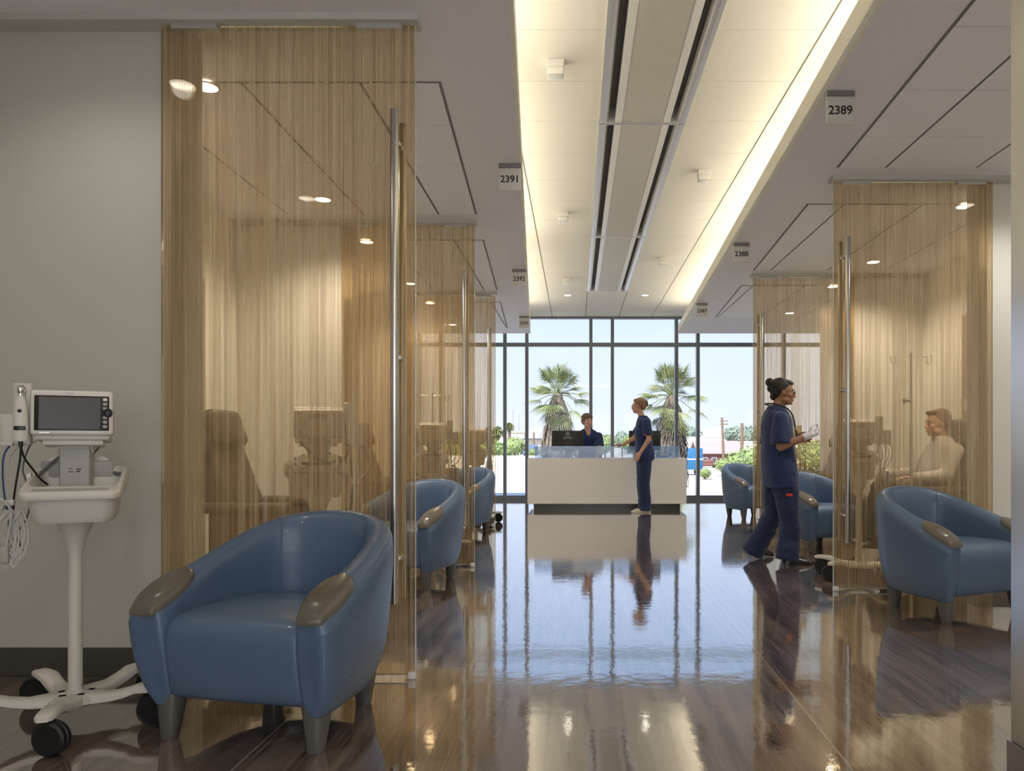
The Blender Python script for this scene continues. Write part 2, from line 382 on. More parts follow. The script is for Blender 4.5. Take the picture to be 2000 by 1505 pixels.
def bay_tiles(side, yd):
    """tile field of the bay that starts at the door line yd"""
    y0, y1 = yd + .59, yd + 2.84
    cuts = [y0, yd + 1.10, yd + 1.71, yd + 2.32, y1]
    mb = MB(); bk = MB()
    if side == 'L':
        e = lambda y: XL(y) + .03 - .0
        xs = [-1.11, -1.72, -2.33, -2.76]
        bk.prism([(-2.765, y0 - .008), (e(y0) + .008, y0 - .008), (e(y1) + .008, y1 + .008), (-2.765, y1 + .008)], ZS - .003, ZS + .001)
        for a, b in zip(cuts, cuts[1:]):
            mb.prism([(xs[0] + .009, a + .003), (e(a) - .006, a + .003), (e(b) - .006, b - .003), (xs[0] + .009, b - .003)], ZS - .008, ZS - .002)
            for i in range(3): mb.box(xs[i + 1] + (.009 if i < 2 else 0), xs[i] - .009, a + .003, b - .003, ZS - .008, ZS - .002)
    else:
        e = lambda y: XR(y) - .03
        xs = [2.08, 2.69, 3.30, 3.73]
        bk.prism([(e(y0) - .008, y0 - .008), (3.735, y0 - .008), (3.735, y1 + .008), (e(y1) - .008, y1 + .008)], ZS - .003, ZS + .001)
        for a, b in zip(cuts, cuts[1:]):
            mb.prism([(e(a) + .006, a + .003), (xs[0] - .009, a + .003), (xs[0] - .009, b - .003), (e(b) + .006, b - .003)], ZS - .008, ZS - .002)
            for i in range(3): mb.box(xs[i] + .009, xs[i + 1] - (.009 if i < 2 else 0), a + .003, b - .003, ZS - .008, ZS - .002)
    o = struct('ceiling_tiles', mb, 'tileb', 'pale grey square ceiling tiles over one bay', 'ceiling', smooth=False)
    obj('tile_grid', bk, 'gap', o, smooth=False)
for y in (.3, 3.35, 6.40, 9.45): bay_tiles('L', y)
for y in (-.75, 2.30, 5.35, 8.40): bay_tiles('R', y)

# side walls, dividers, back wall
struct('wall_left', MB().box(-3.02, -2.86, Y0, YW, 0, ZS), 'wallw', 'white outer wall of the left hand bays', 'wall', smooth=False)
struct('wall_right', MB().box(3.83, 3.99, Y0, 12.0, 0, ZS), 'wallw', 'white outer wall of the right hand bays', 'wall', smooth=False)
struct('wall_back', MB().box(-4.6, 6.6, Y0 - .15, Y0, 0, ZC + .2), 'wall', 'plain wall behind the viewpoint', 'wall', smooth=False)
struct('wall_far_right', MB().box(3.99, 6.6, 11.84, 12.0, 0, ZS).box(6.45, 6.6, 12.0, YW, 0, ZC), 'wallw', 'white wall of the window end behind the right bays', 'wall', smooth=False)
dn = {3.40: 'grey divider wall behind the vital signs cart in the left foreground', 6.45: 'white divider wall between bays 2391 and 2392',
      9.50: 'white divider wall between bays 2392 and 2393', .35: 'divider wall left of the viewpoint',
      5.40: 'white divider wall at the far right behind the blue armchair', 8.45: 'white divider wall between bays 2388 and 2387', -.70: 'divider wall right of the viewpoint'}
for k, y in enumerate((.35, 3.40, 6.45, 9.50)):
    xe = XL(y - .05) - 1.034
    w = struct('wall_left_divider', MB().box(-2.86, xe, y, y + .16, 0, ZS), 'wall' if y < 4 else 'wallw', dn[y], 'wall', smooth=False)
    struct('baseboard_left', MB().box(-2.86, xe + .006, y - .008, y + .168, 0, .125), 'base', 'dark rubber base along the ' + dn[y].replace('divider ', ''), 'baseboard', bevel=.003)
for k, y in enumerate((-.70, 5.40, 8.45)):
    xe = XR(y - .05) + 1.04
    struct('wall_right_divider', MB().box(xe, 3.83, y, y + .16, 0, ZS), 'wallw', dn[y], 'wall', smooth=False)
    struct('baseboard_right', MB().box(xe - .006, 3.83, y - .008, y + .168, 0, .125), 'base', 'dark rubber base along the ' + dn[y].replace('divider ', ''), 'baseboard', bevel=.003)
struct('baseboard_outer_left', MB().box(-2.86, -2.852, Y0, YW, 0, .12), 'base', 'dark rubber base of the left outer wall', 'baseboard')
struct('baseboard_outer_right', MB().box(3.822, 3.83, Y0, 12.0, 0, .12), 'base', 'dark rubber base of the right outer wall', 'baseboard')
# stainless clad jamb at the right edge of the picture
tr = struct('trim_1', MB().rbox(1.362, 1.60, .9, 2.40, .1, ZS, .006, 2), 'steel', 'brushed stainless steel clad column at the right edge of the view', 'column')
obj('column_base', MB().box(1.355, 1.607, .893, 2.407, 0, .1), 'steeld', tr, smooth=False)

# door headers
for y in (.30, 3.35, 6.40, 9.45):
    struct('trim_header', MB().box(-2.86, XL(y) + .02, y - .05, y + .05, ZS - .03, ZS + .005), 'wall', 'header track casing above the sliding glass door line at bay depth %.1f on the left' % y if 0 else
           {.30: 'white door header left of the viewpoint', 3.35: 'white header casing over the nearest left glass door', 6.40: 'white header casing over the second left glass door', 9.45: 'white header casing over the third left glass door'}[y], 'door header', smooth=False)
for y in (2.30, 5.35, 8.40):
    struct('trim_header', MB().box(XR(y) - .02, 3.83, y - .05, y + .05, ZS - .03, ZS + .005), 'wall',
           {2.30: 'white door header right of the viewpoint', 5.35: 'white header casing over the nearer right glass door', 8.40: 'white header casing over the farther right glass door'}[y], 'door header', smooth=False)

def door(n, side, y, label):
    """sliding glass leaf with thread film, double pull bar, clamps and floor guide; local x=0 is the free edge"""
    s = -1 if side == 'L' else 1
    x0 = XL(y) if side == 'L' else XR(y)
    r = thing('door_%d' % n, (x0, y, 0), 0, label, 'glass door', kind='structure')
    a, b = sorted((0, s * 1.11))
    obj('glass_panel', MB().box(a, b, -.006, .006, .022, ZS - .035), 'film', r, smooth=False)
    e = MB().box(min(0, -s * .003), max(0, -s * .003), -.0062, .0062, .022, ZS - .04)
    e.box(a, b, -.0064, .0064, .018, .022)
    obj('glass_edge', e, 'edge', r, smooth=False)
    hx = s * .073
    for sy, z0, z1 in ((-.075, .345, 2.46), (.075, .345, 2.46)):
        h = obj('pull_bar', MB().lathe([(0, z0), (.016, z0), (.0175, z0 + .003), (.0175, z1 - .003), (.016, z1), (0, z1)], (hx, sy, 0), 24), 'steel', r)
        for z in (.53, 1.405, 2.34):
            obj('standoff', MB().lathe([(.011, 0), (.011, .045), (.017, .046), (.017, .068)], (hx, 0, z), 16, 'Y') if sy > 0 and 0 else
                MB().cyl((hx, sy * .95, z), (hx, sy * .25, z), .010, 14).cyl((hx, sy * .32, z), (hx, sy * .09, z), .016, 16), 'steel', h)
    for u in (.055, .86):
        xa, xb = sorted((s * u, s * (u + .20)))
        obj('top_clamp', MB().rbox(xa, xb, -.022, .022, ZS - .052, ZS - .03, .002, 1), 'alu', r)
    xa, xb = sorted((-s * .002, s * .03))
    obj('floor_guide', MB().rbox(xa, xb, -.015, .015, .001, .034, .003, 2), 'whitel', r)
    return r
door(1, 'L', 3.35, 'large tan thread-patterned sliding glass door behind the big blue armchair')
door(2, 'L', 6.40, 'tan thread-patterned glass door beside the second left armchair, sign 2392 beyond it')
door(3, 'L', 9.45, 'farthest left thread-patterned glass door, in front of the window wall')
door(4, 'R', 5.35, 'tan thread-patterned glass door on the right with the seated patient behind it')
door(5, 'R', 8.40, 'pale thread-patterned glass door behind the walking nurse')

# curtain wall: windows 1..n between mullions
xm = [-4.07, -2.89, -2.49, -1.31, -.906, .274, .67, 1.85, 2.246, 3.43, 3.83, 5.01, 5.41, 6.5]
wl = ['far left', 'left of bay 2393', 'left', 'narrow left', 'left palm', 'narrow middle', 'centre', 'narrow right', 'right', 'narrow far right', 'wide far right', 'narrow end', 'end']
for i in range(len(xm) - 1):
    a, b = xm[i], xm[i + 1]
    w = .029
    fr = MB().box(a - w, a + w, YW - .05, YW + .08, 0, ZC)
    if i == len(xm) - 2: fr.box(b - w, b + w, YW - .05, YW + .08, 0, ZC)
    for z0, z1 in ((0, .075), (2.815, 2.885), (ZC - .035, ZC + .01)): fr.box(a + w, b - w, YW - .045, YW + .075, z0, z1)
    r = thing('window_%d' % (i + 1), (0, 0, 0), 0, 'floor to ceiling window with dark frame, ' + wl[i] + ' bay of the end wall', 'window', kind='structure')
    obj('window_frame', fr, 'frame', r, smooth=False)
    obj('window_pane', MB().box(a + w, b - w, YW + .01, YW + .016, .075, 2.815), 'pane', r, smooth=False)
    obj('window_pane', MB().box(a + w, b - w, YW + .01, YW + .016, 2.885, ZC - .035), 'pane', r, smooth=False)
struct('roof', MB().box(-5, 7, Y0 - .3, YW + .3, ZC + .25, ZC + .6), 'wall', 'roof slab over the room', 'roof', smooth=False)
struct('wall_outer', MB().box(-5, -4.6, Y0 - .2, YW + .1, -3.8, ZC + .4).box(6.6, 7, Y0 - .2, YW + .1, -3.8, ZC + .4).box(-4.6, 6.6, YW - .1, YW + .1, -3.8, -.12), 'wall', 'outer wall of the building', 'wall', smooth=False)

# ================================================================== ceiling fittings
def beam(y0, y1, label):
    r = thing('chilled_beam', (.48, (y0 + y1) / 2, ZC), 0, label, 'ceiling vent', 'chilled beams along the corridor ceiling')
    h = (y1 - y0) / 2
    f = MB()
    for s in (-1, 1):
        f.box(*sorted((s * .31, s * .285)), -h, h, -.014, .0)
        f.box(-.31, .31, *sorted((s * h, s * (h - .014))), -.012, .13)
        f.loft([[(s * .285, -h + .014, -.012), (s * .262, -h + .014, -.006), (s * .245, -h + .014, .03), (s * .262, -h + .014, .09), (s * .285, -h + .014, .10)],
                [(s * .285, h - .014, -.012), (s * .262, h - .014, -.006), (s * .245, h - .014, .03), (s * .262, h - .014, .09), (s * .285, h - .014, .10)]])
    obj('frame', f, 'alu', r, smooth=True)
    obj('housing', MB().box(-.28, .28, -h + .014, h - .014, .10, .13), 'gap', r, smooth=False)
    bd = MB()
    for s in (-1, 1): bd.box(*sorted((s * .198, s * .150)), -h + .016, h - .016, -.010, .002); bd.box(*sorted((s * .198, s * .194)), -h + .016, h - .016, .002, .06)
    obj('border_strip', bd, 'whitel', r, smooth=False)
    obj('perforated_panel', MB().box(-.150, .150, -h + .016, h - .016, -.007, -.001), 'perf', r, smooth=False)
beam(2.50, 5.545, 'perforated chilled beam nearest the viewer, cut off by the top of the view')
beam(5.555, 8.60, 'middle perforated chilled beam of the three in the corridor ceiling')
beam(8.61, 11.65, 'farthest perforated chilled beam, ending near the windows')

def detector(x, y, label):
    r = thing('ceiling_detector', (x, y, ZC), 0, label, 'ceiling detector', 'small box detectors on the corridor ceiling')
    obj('housing', MB().rbox(-.052, .052, -.045, .045, -.048, 0, .004, 2), 'whitel', r)
    obj('lens', MB().rbox(-.049, .049, -.042, .042, -.092, -.048, .006, 2), 'lensm', r)
detector(-.125, 4.67, 'nearest box detector, left of the chilled beam'); detector(1.09, 6.53, 'nearer box detector right of the chilled beam')
detector(-.13, 7.72, 'middle box detector left of the chilled beam'); detector(1.09, 9.59, 'farther box detector right of the chilled beam')
detector(-.137, 10.78, 'farthest box detector left of the chilled beam')

def downlight(x, y, z, label, r_=.058, group='recessed round downlights'):
    r = thing('downlight', (x, y, z), 0, label, 'downlight', group)
    obj('trim_ring', MB().lathe([(r_, 0), (r_ + .012, -.001), (r_ + .014, -.004), (r_ + .008, -.006), (r_, -.005), (r_, 0)], n=28, cap=False), 'whitel', r)
    obj('lens', MB().lathe([(0, -.0005), (r_, -.0005), (r_, -.0035), (0, -.0035)], n=28), 'lamp', r)
def spot(x, y, z, e, size=1.9, blend=.6, col=(1, .94, .84), rad=.05):
    l = D.lights.new('downlight_lamp', 'SPOT'); l.energy = e; l.spot_size = size; l.spot_blend = blend; l.color = col; l.shadow_soft_size = rad
    o = D.objects.new('downlight_lamp', l); COL.objects.link(o); o.location = (x, y, z)
wh = {.3: 'the bay of the big blue armchair', 3.35: 'bay 2391', 6.40: 'bay 2392', 9.45: 'bay 2393', 2.30: 'bay 2389', 5.35: 'bay 2388', 8.40: 'bay 2387', -.75: 'the bay right of the viewpoint'}
for y in (.3, 3.35, 6.40, 9.45):
    for d, n in ((.62, 'nearer'), (2.45, 'farther')):
        downlight(-2.03 if y < 1 else -1.92, y + d, ZS - .008, n + ' round downlight over ' + wh[y])
        spot(-2.03 if y < 1 else -1.92, y + d, ZS - .03, 12 if y < 1 else 75, 2.5, .8)
for y in (-.75, 2.30, 5.35, 8.40):
    for d, n in ((.62, 'nearer'), (2.45, 'farther')):
        downlight(3.03, y + d, ZS - .008, n + ' round downlight over ' + wh[y])
        spot(3.03, y + d, ZS - .03, 35 if y < 3 else 75, 2.5, .8)
downlight(-.128, 12.0, ZC, 'left one of the two downlights near the windows', .05); downlight(1.084, 12.0, ZC, 'right one of the two downlights near the windows', .05)
spot(-.128, 12.0, ZC - .03, 12); spot(1.084, 12.0, ZC - .03, 12)

def sign(px, py, Y, num, w=.15):
    p = at(px, py, Y)
    r = thing('hanging_sign', (p.x, Y, ZS), 0, 'small hanging bay sign reading ' + num, 'sign', 'bay number signs')
    obj('bracket', MB().rbox(-w / 2, w / 2, -.012, .012, -.028, 0, .002, 1), 'steeld', r)
    obj('panel', MB().rbox(-w / 2 + .002, w / 2 - .002, -.004, .004, -.175, -.028, .0015, 1), 'alu', r)
    text('number', num, .064, 'ink', r, (0, -.0045, -.103), bold=.0)
sign(1641, 208, 4.04, '2389'); sign(1448, 493, 7.10, '2388'); sign(1371, 605, 10.14, '2387')
sign(996, 348, 5.09, '2391'); sign(1014, 542, 8.17, '2392'); sign(1024, 628, 11.16, '2393')

# headwall panels in the bays
def headwall(x, s, y0, y1, label):
    r = thing('headwall_panel', (x, (y0 + y1) / 2, 0), 0, label, 'wall panel', 'tall headwall panels')
    h = (y1 - y0) / 2
    obj('panel', MB().rbox(*sorted((0, s * .05)), -h, h, .12, 2.28, .003, 1), 'cabinet', r)
    obj('service_rail', MB().rbox(*sorted((s * .05, s * .08)), -h + .1, h - .1, 1.35, 1.47, .004, 1), 'alu', r)
headwall(-2.86, 1, 4.55, 5.80, 'tall brown wall panel behind the recliner in bay 2391')
headwall(-2.86, 1, 7.60, 8.85, 'tall brown wall panel in bay 2392')
headwall(3.83, -1, 6.30, 7.50, 'tall brown wall panel behind the patient in bay 2388')
headwall(3.83, -1, 9.35, 10.55, 'tall brown wall panel in bay 2387')
# ================================================================== blue tub armchairs
def interp(t, xs, ys):
    for i in range(len(xs) - 1):
        if t <= xs[i + 1]:
            u = (t - xs[i]) / (xs[i + 1] - xs[i]); u = u * u * (3 - 2 * u) if 0 else u
            return ys[i] + u * (ys[i + 1] - ys[i])
    return ys[-1]

def make_chair():
    r = thing('tub_armchair', (0, 0, 0))
    half = [(.316, -.352, .470, .070), (.318, -.345, .488, .116), (.320, -.318, .505, .140), (.322, -.24, .541, .144), (.322, -.13, .580, .134), (.316, -.02, .615, .118),
            (.302, .08, .650, .108), (.278, .18, .688, .104), (.240, .262, .722, .102), (.165, .322, .748, .100), (.058, .350, .762, .100)]
    path = half + [(-x, y, z, t) for x, y, z, t in reversed(half)]
    rings = []
    for i, (x, y, z, t) in enumerate(path):
        a = path[max(i - 1, 0)]; b = path[min(i + 1, len(path) - 1)]
        d = Vector((b[0] - a[0], b[1] - a[1], 0)).normalized(); n = Vector((d.y, -d.x, 0))   # outward
        if n.dot(Vector((x, y + .05, 0))) < 0: n = -n
        h = t / 2; back = max(0, (y + .05) / .4)
        k = 1 if abs(i - len(path) / 2 + .5) < len(path) / 2 - 1 else .75
        def P(u, zz): return Vector((x, y, 0)) + n * u + Vector((0, 0, zz))
        bi = .050 * (1 - back) + .05 * back      # how far the bottom tucks in
        fr = 0
        if y < -.2: fr = .055 * (-.2 - y) / .145   # the front edge leans back towards the floor
        ring = [P(h - bi - .005, .132), P(h - bi * .42, .19), P(h + .002, .31), P(h + .004 + .012 * back, .44), P(h + .006 + .028 * back, z - .075), P(h - .004 + .030 * back, z - .028),
                P(h * .55 + .028 * back, z - .004), P(.0 + .026 * back, z + .003), P(-h * .55 + .022 * back, z - .006), P(-h + .004 + .018 * back, z - .032), P(-h + .004 * back, z - .09),
                P(-h - .004, .36), P(-h, .24), P(-h, .132), P(0, .122)]
        for q, p in enumerate(ring):
            if fr: p.y += fr * min(1, max(0, (.48 - p.z) / .35)) ** 1.8
        rings.append(ring)
    obj('shell', MB().loft(rings), 'blue', r, subsurf=2)
    # seat block with a rolled front edge
    prof = [(-.245, .138), (-.300, .160), (-.318, .26), (-.330, .36), (-.322, .415), (-.290, .445), (-.20, .456), (0, .452), (.18, .44), (.27, .42), (.27, .16), (0, .138)]
    rg = []
    for x, k in ((-.262, .94), (-.255, .985), (-.225, 1), (-.1, 1.012), (.1, 1.012), (.225, 1), (.255, .985), (.262, .94)):
        rg.append([Vector((x, (y - .0) * (k if y < 0 else 1), .15 + (z - .15) * k)) for y, z in prof])
    obj('seat', MB().loft(rg), 'blue', r, subsurf=2)
    for s in (1, -1):
        # arm cap: a teardrop shell wrapped over the front end of the arm
        rg = []
        N = 14
        for i in range(N + 1):
            t = (i / N) ** 1.3 if i < N * .5 else 1 - (1 - i / N) ** 1.5 * (1 - .5 ** 1.3) / .5 ** 1.5; y = -.356 + .226 * t
            w = (.046 + .026 * math.sin(t / .46 * PI / 2)) if t < .46 else .072 * math.sqrt(max(.003, 1 - ((t - .46) / .54) ** 2.8))
            za = interp(y, (-.37, -.345, -.318, -.24, -.13), (.478, .490, .507, .543, .582))
            zb = za - .030 + .024 * t ** 3; zt = za + .016 * min(1, .1 + t * 6) * (1 - .55 * t ** 2)
            ring = []
            for j in range(17):
                a = PI * j / 16
                ring.append(Vector((s * .321 + w * math.cos(a), y, zb + (zt - zb) * math.sin(a) ** .62 + .0)))
            rg.append(ring + [Vector((s * .321, y, zb - .004))])
        obj('arm_cap', MB().loft(rg), 'cap', r, ang=60)
    for sx in (1, -1):
        for fy, (tx, ty, bx, by) in ((0, (.286, -.244, .288, -.256)), (1, (.205, .232, .205, .225))):
            rg = []
            for z, w in ((.165, .086), (.15, .085), (.06, .064), (.006, .050), (0, .044)):
                u = 1 - z / .165; cx = sx * (tx + (bx - tx) * u); cy = ty + (by - ty) * u; h = w / 2; c = .35 * h
                rg.append([Vector((cx + a, cy + b, z)) for a, b in ((h, -h + c), (h, h - c), (h - c, h), (-h + c, h), (-h, h - c), (-h, -h + c), (-h + c, -h), (h - c, -h))])
            obj('leg', MB().loft(rg), 'legp', r, ang=50)
    # welts: seams on the inner back and round the arm fronts
    for s in (1, -1):
        pts = []
        for z in (.45, .52, .58, .64, .70, .745):
            k = (z - .45) / .3
            pts.append((s * (.176 + .012 * k), .232 + .028 * k, z))
        obj('welt', MB().tube(pts, .0022, 6), 'blue', r)
    return r
proto_chair = make_chair()
G = 'blue tub armchairs, one in each bay'
spots = [((-1.09, 2.865), -13, 'large blue vinyl tub armchair in the left foreground beside the white vital signs cart'),
         ((-1.233, 5.737), -21, 'blue tub armchair on the left, seen past the edge of the nearest glass door'),
         ((-1.34, 8.85), -25, 'farthest blue tub armchair on the left, dark inside, behind the second glass door'),
         ((2.297, 4.73), 22, 'blue tub armchair at the right edge of the view, cut by the steel column'),
         ((2.37, 7.50), 22, 'blue tub armchair directly behind the walking nurse'),
         ((2.45, 10.73), 22, 'small far blue tub armchair right of the desk, against the bright window')]
for i, ((x, y), a, lb) in enumerate(spots):
    o = proto_chair if i == 0 else copy_tree(proto_chair)
    o.location = (x, y, 0); o.rotation_euler = (0, 0, math.radians(a)); o.scale = (.99, .985, .985); tag(o, lb, 'armchair', G)

# ================================================================== vital signs cart (faces -y)
def make_cart():
    r = thing('vital_signs_cart', (0, 0, 0))
    angs = [-97 + 72 * k for k in range(5)]
    b = MB().lathe([(0, .075), (.085, .075), (.10, .085), (.098, .102), (.075, .112), (0, .114)], n=30)
    for a in angs:
        a = math.radians(a); rg = []
        for d, w, z, h in ((.03, .12, .076, .038), (.09, .092, .078, .036), (.14, .066, .082, .033), (.19, .062, .094, .033), (.235, .066, .112, .031), (.30, .062, .116, .026), (.335, .055, .116, .023), (.348, .036, .118, .016)):
            c = Vector((math.cos(a), math.sin(a), 0)); n = Vector((-math.sin(a), math.cos(a), 0))
            sec = [(-.5, .15), (-.5, .7), (-.36, 1), (.36, 1), (.5, .7), (.5, .15), (.4, 0), (-.4, 0)]
            rg.append([c * d + n * w * u + Vector((0, 0, z + h * v)) for u, v in sec])
        b.loft(rg)
    obj('base', b, 'white', r, ang=50)
    for k, a in enumerate(angs):
        a = math.radians(a); c = Vector((math.cos(a) * .315, math.sin(a) * .315, 0)); ph = a + 1.2 + k * 1.9
        off = Vector((math.cos(ph) * .02, math.sin(ph) * .02, 0)); w = Vector((-math.sin(ph), math.cos(ph), 0))
        cs = MB().cyl(c + Vector((0, 0, .085)), c + Vector((0, 0, .12)), .013, 14)
        fd = c + off
        o2 = len(cs.v)
        cs.lathe([(0, -.024), (.050, -.024), (.057, -.017), (.057, -.004), (.051, 0), (.057, .004), (.057, .017), (.050, .024), (0, .024)], n=30, axis='X')
        R = Matrix.Translation(fd + Vector((0, 0, .0571))) @ Matrix.Rotation(math.atan2(w.y, w.x), 4, 'Z')
        cs.xf(R, o2)
        o3 = len(cs.v); cs.prismx([(-.045, .055), (-.03, .085), (.0, .100), (.03, .095), (.04, .07), (.02, .05)], -.012, .012); cs.xf(Matrix.Translation(fd) @ Matrix.Rotation(math.atan2(w.y, w.x), 4, 'Z'), o3)
        obj('caster', cs, 'rubber', r)
    obj('pole', MB().lathe([(.030, .110), (.030, .118), (.0235, .120), (.0235, .30), (.0225, .47), (.0222, .66)], n=28), 'white', r)
    obj('pole_mount', MB().lathe([(.024, .635), (.026, .632), (.030, .660), (.044, .70), (.058, .735), (.066, .765)], n=32), 'white', r)
    # basket: tilted rounded-rectangle rim with a tub below
    def rr(hx, hy, rad, z, n=6, cy=0):
        pts = []
        for sx, sy, a0 in ((1, -1, -90), (1, 1, 0), (-1, 1, 90), (-1, -1, 180)):
            for k in range(n + 1):
                a = math.radians(a0 + 90 * k / n); pts.append(Vector((sx * (hx - rad) + rad * math.cos(a), cy + sy * (hy - rad) + rad * math.sin(a), z)))
        return pts
    bk = thing('basket', (.018, -.07, 0)); bk.parent = r
    rings = [rr(.10, .07, .04, .750), rr(.150, .105, .05, .752), rr(.162, .118, .05, .770), rr(.170, .128, .05, .862), rr(.172, .130, .05, .878)]
    inner = [rr(.180, .138, .04, .886), rr(.192, .150, .035, .886), rr(.196, .154, .035, .880), rr(.197, .155, .035, .866), rr(.190, .148, .035, .852), rr(.170, .128, .04, .856)]
    tubm = MB()
    outer = [rr(.10, .07, .04, .750), rr(.150, .105, .05, .752), rr(.164, .118, .05, .772), rr(.176, .132, .05, .848), rr(.197, .155, .04, .852), rr(.200, .158, .04, .862), rr(.200, .158, .04, .878), rr(.194, .152, .04, .887),
             rr(.178, .112, .045, .887, cy=.022), rr(.172, .106, .045, .880, cy=.022), rr(.160, .100, .045, .800, cy=.022), rr(.12, .07, .04, .790, cy=.022)]
    tubm.loft(outer)
    ob = obj('tub', tubm, 'white', bk, ang=40)
    for p in ob.data.vertices:       # the rim rises towards the back
        p.co.z += max(0, (p.co.z - .79) / .09) * ((p.co.y + .14) * .24 - .018)
    slot = MB().rbox(-.15, .15, -.148, -.118, .884, .888, .001, 1)
    o2 = obj('front_groove', slot, 'greyp', bk)
    for p in o2.data.vertices: p.co.z += (p.co.y + .14) * .24 - .018
    for xx in (-.199,): obj('clip', MB().rbox(xx - .006, xx + .012, .02, .05, .862, .925, .004, 2), 'whitel', bk)
    # column
    cl = MB().loft([[Vector((sx * w, y + .03, z)) for sx, y in ((-1, -.035), (-.9, -.045), (.9, -.045), (1, -.035), (1, .045), (-1, .045))] for w, z in ((.060, .80), (.060, .98), (.062, 1.015), (.056, 1.04))])
    obj('column', cl, 'greyp', r, ang=50)
    obj('tilt_collar', MB().lathe([(0, -.068), (.030, -.068), (.036, -.05), (.036, .05), (.030, .068), (0, .068)], (0, .02, 1.025), 28, 'X'), 'white', r)
    tri = obj('warning_mark', MB().box(-.022, -.004, -.0162, -.0150, .925, .928).box(-.0215, -.0205, -.0162, -.015, .925, .94).box(-.0215, -.009, -.0162, -.015, .938, .94).box(.006, .024, -.0162, -.015, .934, .938).box(.006, .020, -.0162, -.015, .925, .93), 'ink', r, smooth=False)
    # monitor, tilted slightly back
    mo = thing('monitor', (0, -.01, 1.036)); mo.parent = r; mo.rotation_euler = (math.radians(-5), 0, math.radians(2)); mo.scale = (1.07, 1, 1.0)
    obj('casing', MB().rbox(-.135, .135, -.055, .075, .028, .172, .012, 3).rbox(-.128, .128, -.062, .07, .002, .03, .008, 2).rbox(-.105, .105, -.05, .06, -.016, .006, .006, 2), 'white', mo)
    obj('front_bezel', MB().rbox(-.142, .142, -.082, -.052, .018, .180, .012, 3), 'whitel', mo)
    obj('front_panel', MB().rbox(-.128, .128, -.086, -.080, .034, .160, .003, 2), 'black', mo)
    obj('screen', MB().rbox(-.113, .098, -.0875, -.085, .038, .154, .001, 1), 'screen', mo, smooth=False)
    for k in range(7):
        if k == 3: continue
        obj('button', MB().rbox(.106, .122, -.0885, -.0855, .142 - k * .0165, .153 - k * .0165, .002, 1), 'greyp' if k else 'whitel', mo)
    obj('dial', MB().lathe([(0, -.0), (.015, -.0), (.0165, .006), (.0155, .018), (.011, .021), (0, .021)], (.125, -.086, .098), 24, 'Y'), 'black', mo)
    text('maker_name', 'PHILIPS', .009, 'greyp', mo, (-.01, -.0825, .169), ext=.0003)
    obj('name_plate', MB().rbox(-.112, -.075, -.0832, -.081, .0225, .0295, .001, 1), 'alu', mo)
    vt = MB()
    for k in range(18): vt.box(-.07 + k * .0075, -.0665 + k * .0075, .0745, .0760, .010, .026)
    obj('vent_slots', vt, 'greyp', mo, smooth=False)
    for (x, z, w, h) in ((-.105, .145, .010, .012), (.075, .145, .010, .012), (-.10, .115, .014, .006), (-.08, .09, .012, .018), (-.105, .06, .012, .012), (-.08, .045, .02, .006)):
        obj('rear_socket', MB().box(-x - w, -x, .0745, .0760, z, z + h), 'greyp', mo, smooth=False)
    obj('rear_recess', MB().rbox(-.045, .055, .073, .0765, .125, .150, .001, 1), 'greyp', mo, smooth=False)
    # ear thermometer in its cradle at the monitor's left
    th = thing('thermometer', (-.182, -.045, 1.03)); th.parent = r
    obj('cradle', MB().rbox(-.034, .034, -.012, .03, .055, .215, .008, 3).rbox(-.030, .030, -.03, .03, -.005, .06, .010, 3).box(.02, .06, -.0, .03, .05, .11), 'white', th)
    obj('handset', MB().loft([[Vector((w * math.cos(2 * PI * k / 16), -.036 + d * math.sin(2 * PI * k / 16), z)) for k in range(16)] for z, w, d in ((.008, .022, .012), (.016, .027, .016), (.06, .028, .018), (.12, .024, .017), (.155, .018, .015), (.168, .010, .010))]), 'whitel', th)
    obj('probe_tip', MB().ell((0, -.036, .190), (.018, .014, .018)).cyl((0, -.036, .160), (0, -.036, .185), .010), 'chrome', th)
    obj('display_window', MB().rbox(-.021, .021, -.0555, -.051, .047, .062, .002, 2), 'black', th)
    obj('thermometer_button', MB().ell((0, -.0545, .115), (.008, .003, .006)), 'black', th)
    obj('bottom_plug', MB().cyl((0, -.036, -.012), (0, -.036, .010), .008), 'black', th)
    hk = MB().rbox(-.285, -.273, -.06, -.02, 1.03, 1.135, .005, 2).rbox(-.275, -.215, -.03, -.018, 1.03, 1.135, .004, 2).rbox(-.285, -.215, -.06, -.02, 1.022, 1.036, .005, 2)
    obj('probe_holder', hk, 'white', r)
    # rear cord spools
    for x in (-.095, .085):
        obj('cord_spool', MB().lathe([(0, 0), (.012, 0), (.012, .028), (.034, .030), (.036, .036), (.030, .042), (0, .043)], (x, .10, .945), 26, 'Y').xf(Matrix.Identity(4)) if 0 else
            MB().cyl((x, .07, .945), (x, .105, .945), .012).cone((x, .103, .945), .036, (x, .113, .945), .033), 'whitel', r)
    obj('rear_bracket', MB().rbox(-.14, .14, .055, .075, .90, .965, .008, 2), 'greyp', r)
    # cables
    def cable(pts, rad, m, sm=8): obj('cable', MB().tube(pts, rad, 8, sm), m, r)
    cable([(-.182, -.08, 1.02), (-.184, -.085, .97), (-.195, -.09, .90), (-.205, -.09, .82), (-.20, -.09, .74), (-.19, -.07, .68)], .0042, 'black')
    cable([(-.182, -.08, 1.02), (-.172, -.07, .98), (-.150, -.04, .94), (-.128, .0, .90), (-.11, .03, .88)], .0042, 'black')
    cable([(-.225, -.04, 1.03), (-.245, -.06, .99), (-.245, -.08, .93), (-.235, -.10, .86), (-.225, -.10, .80)], .0038, 'cableb')
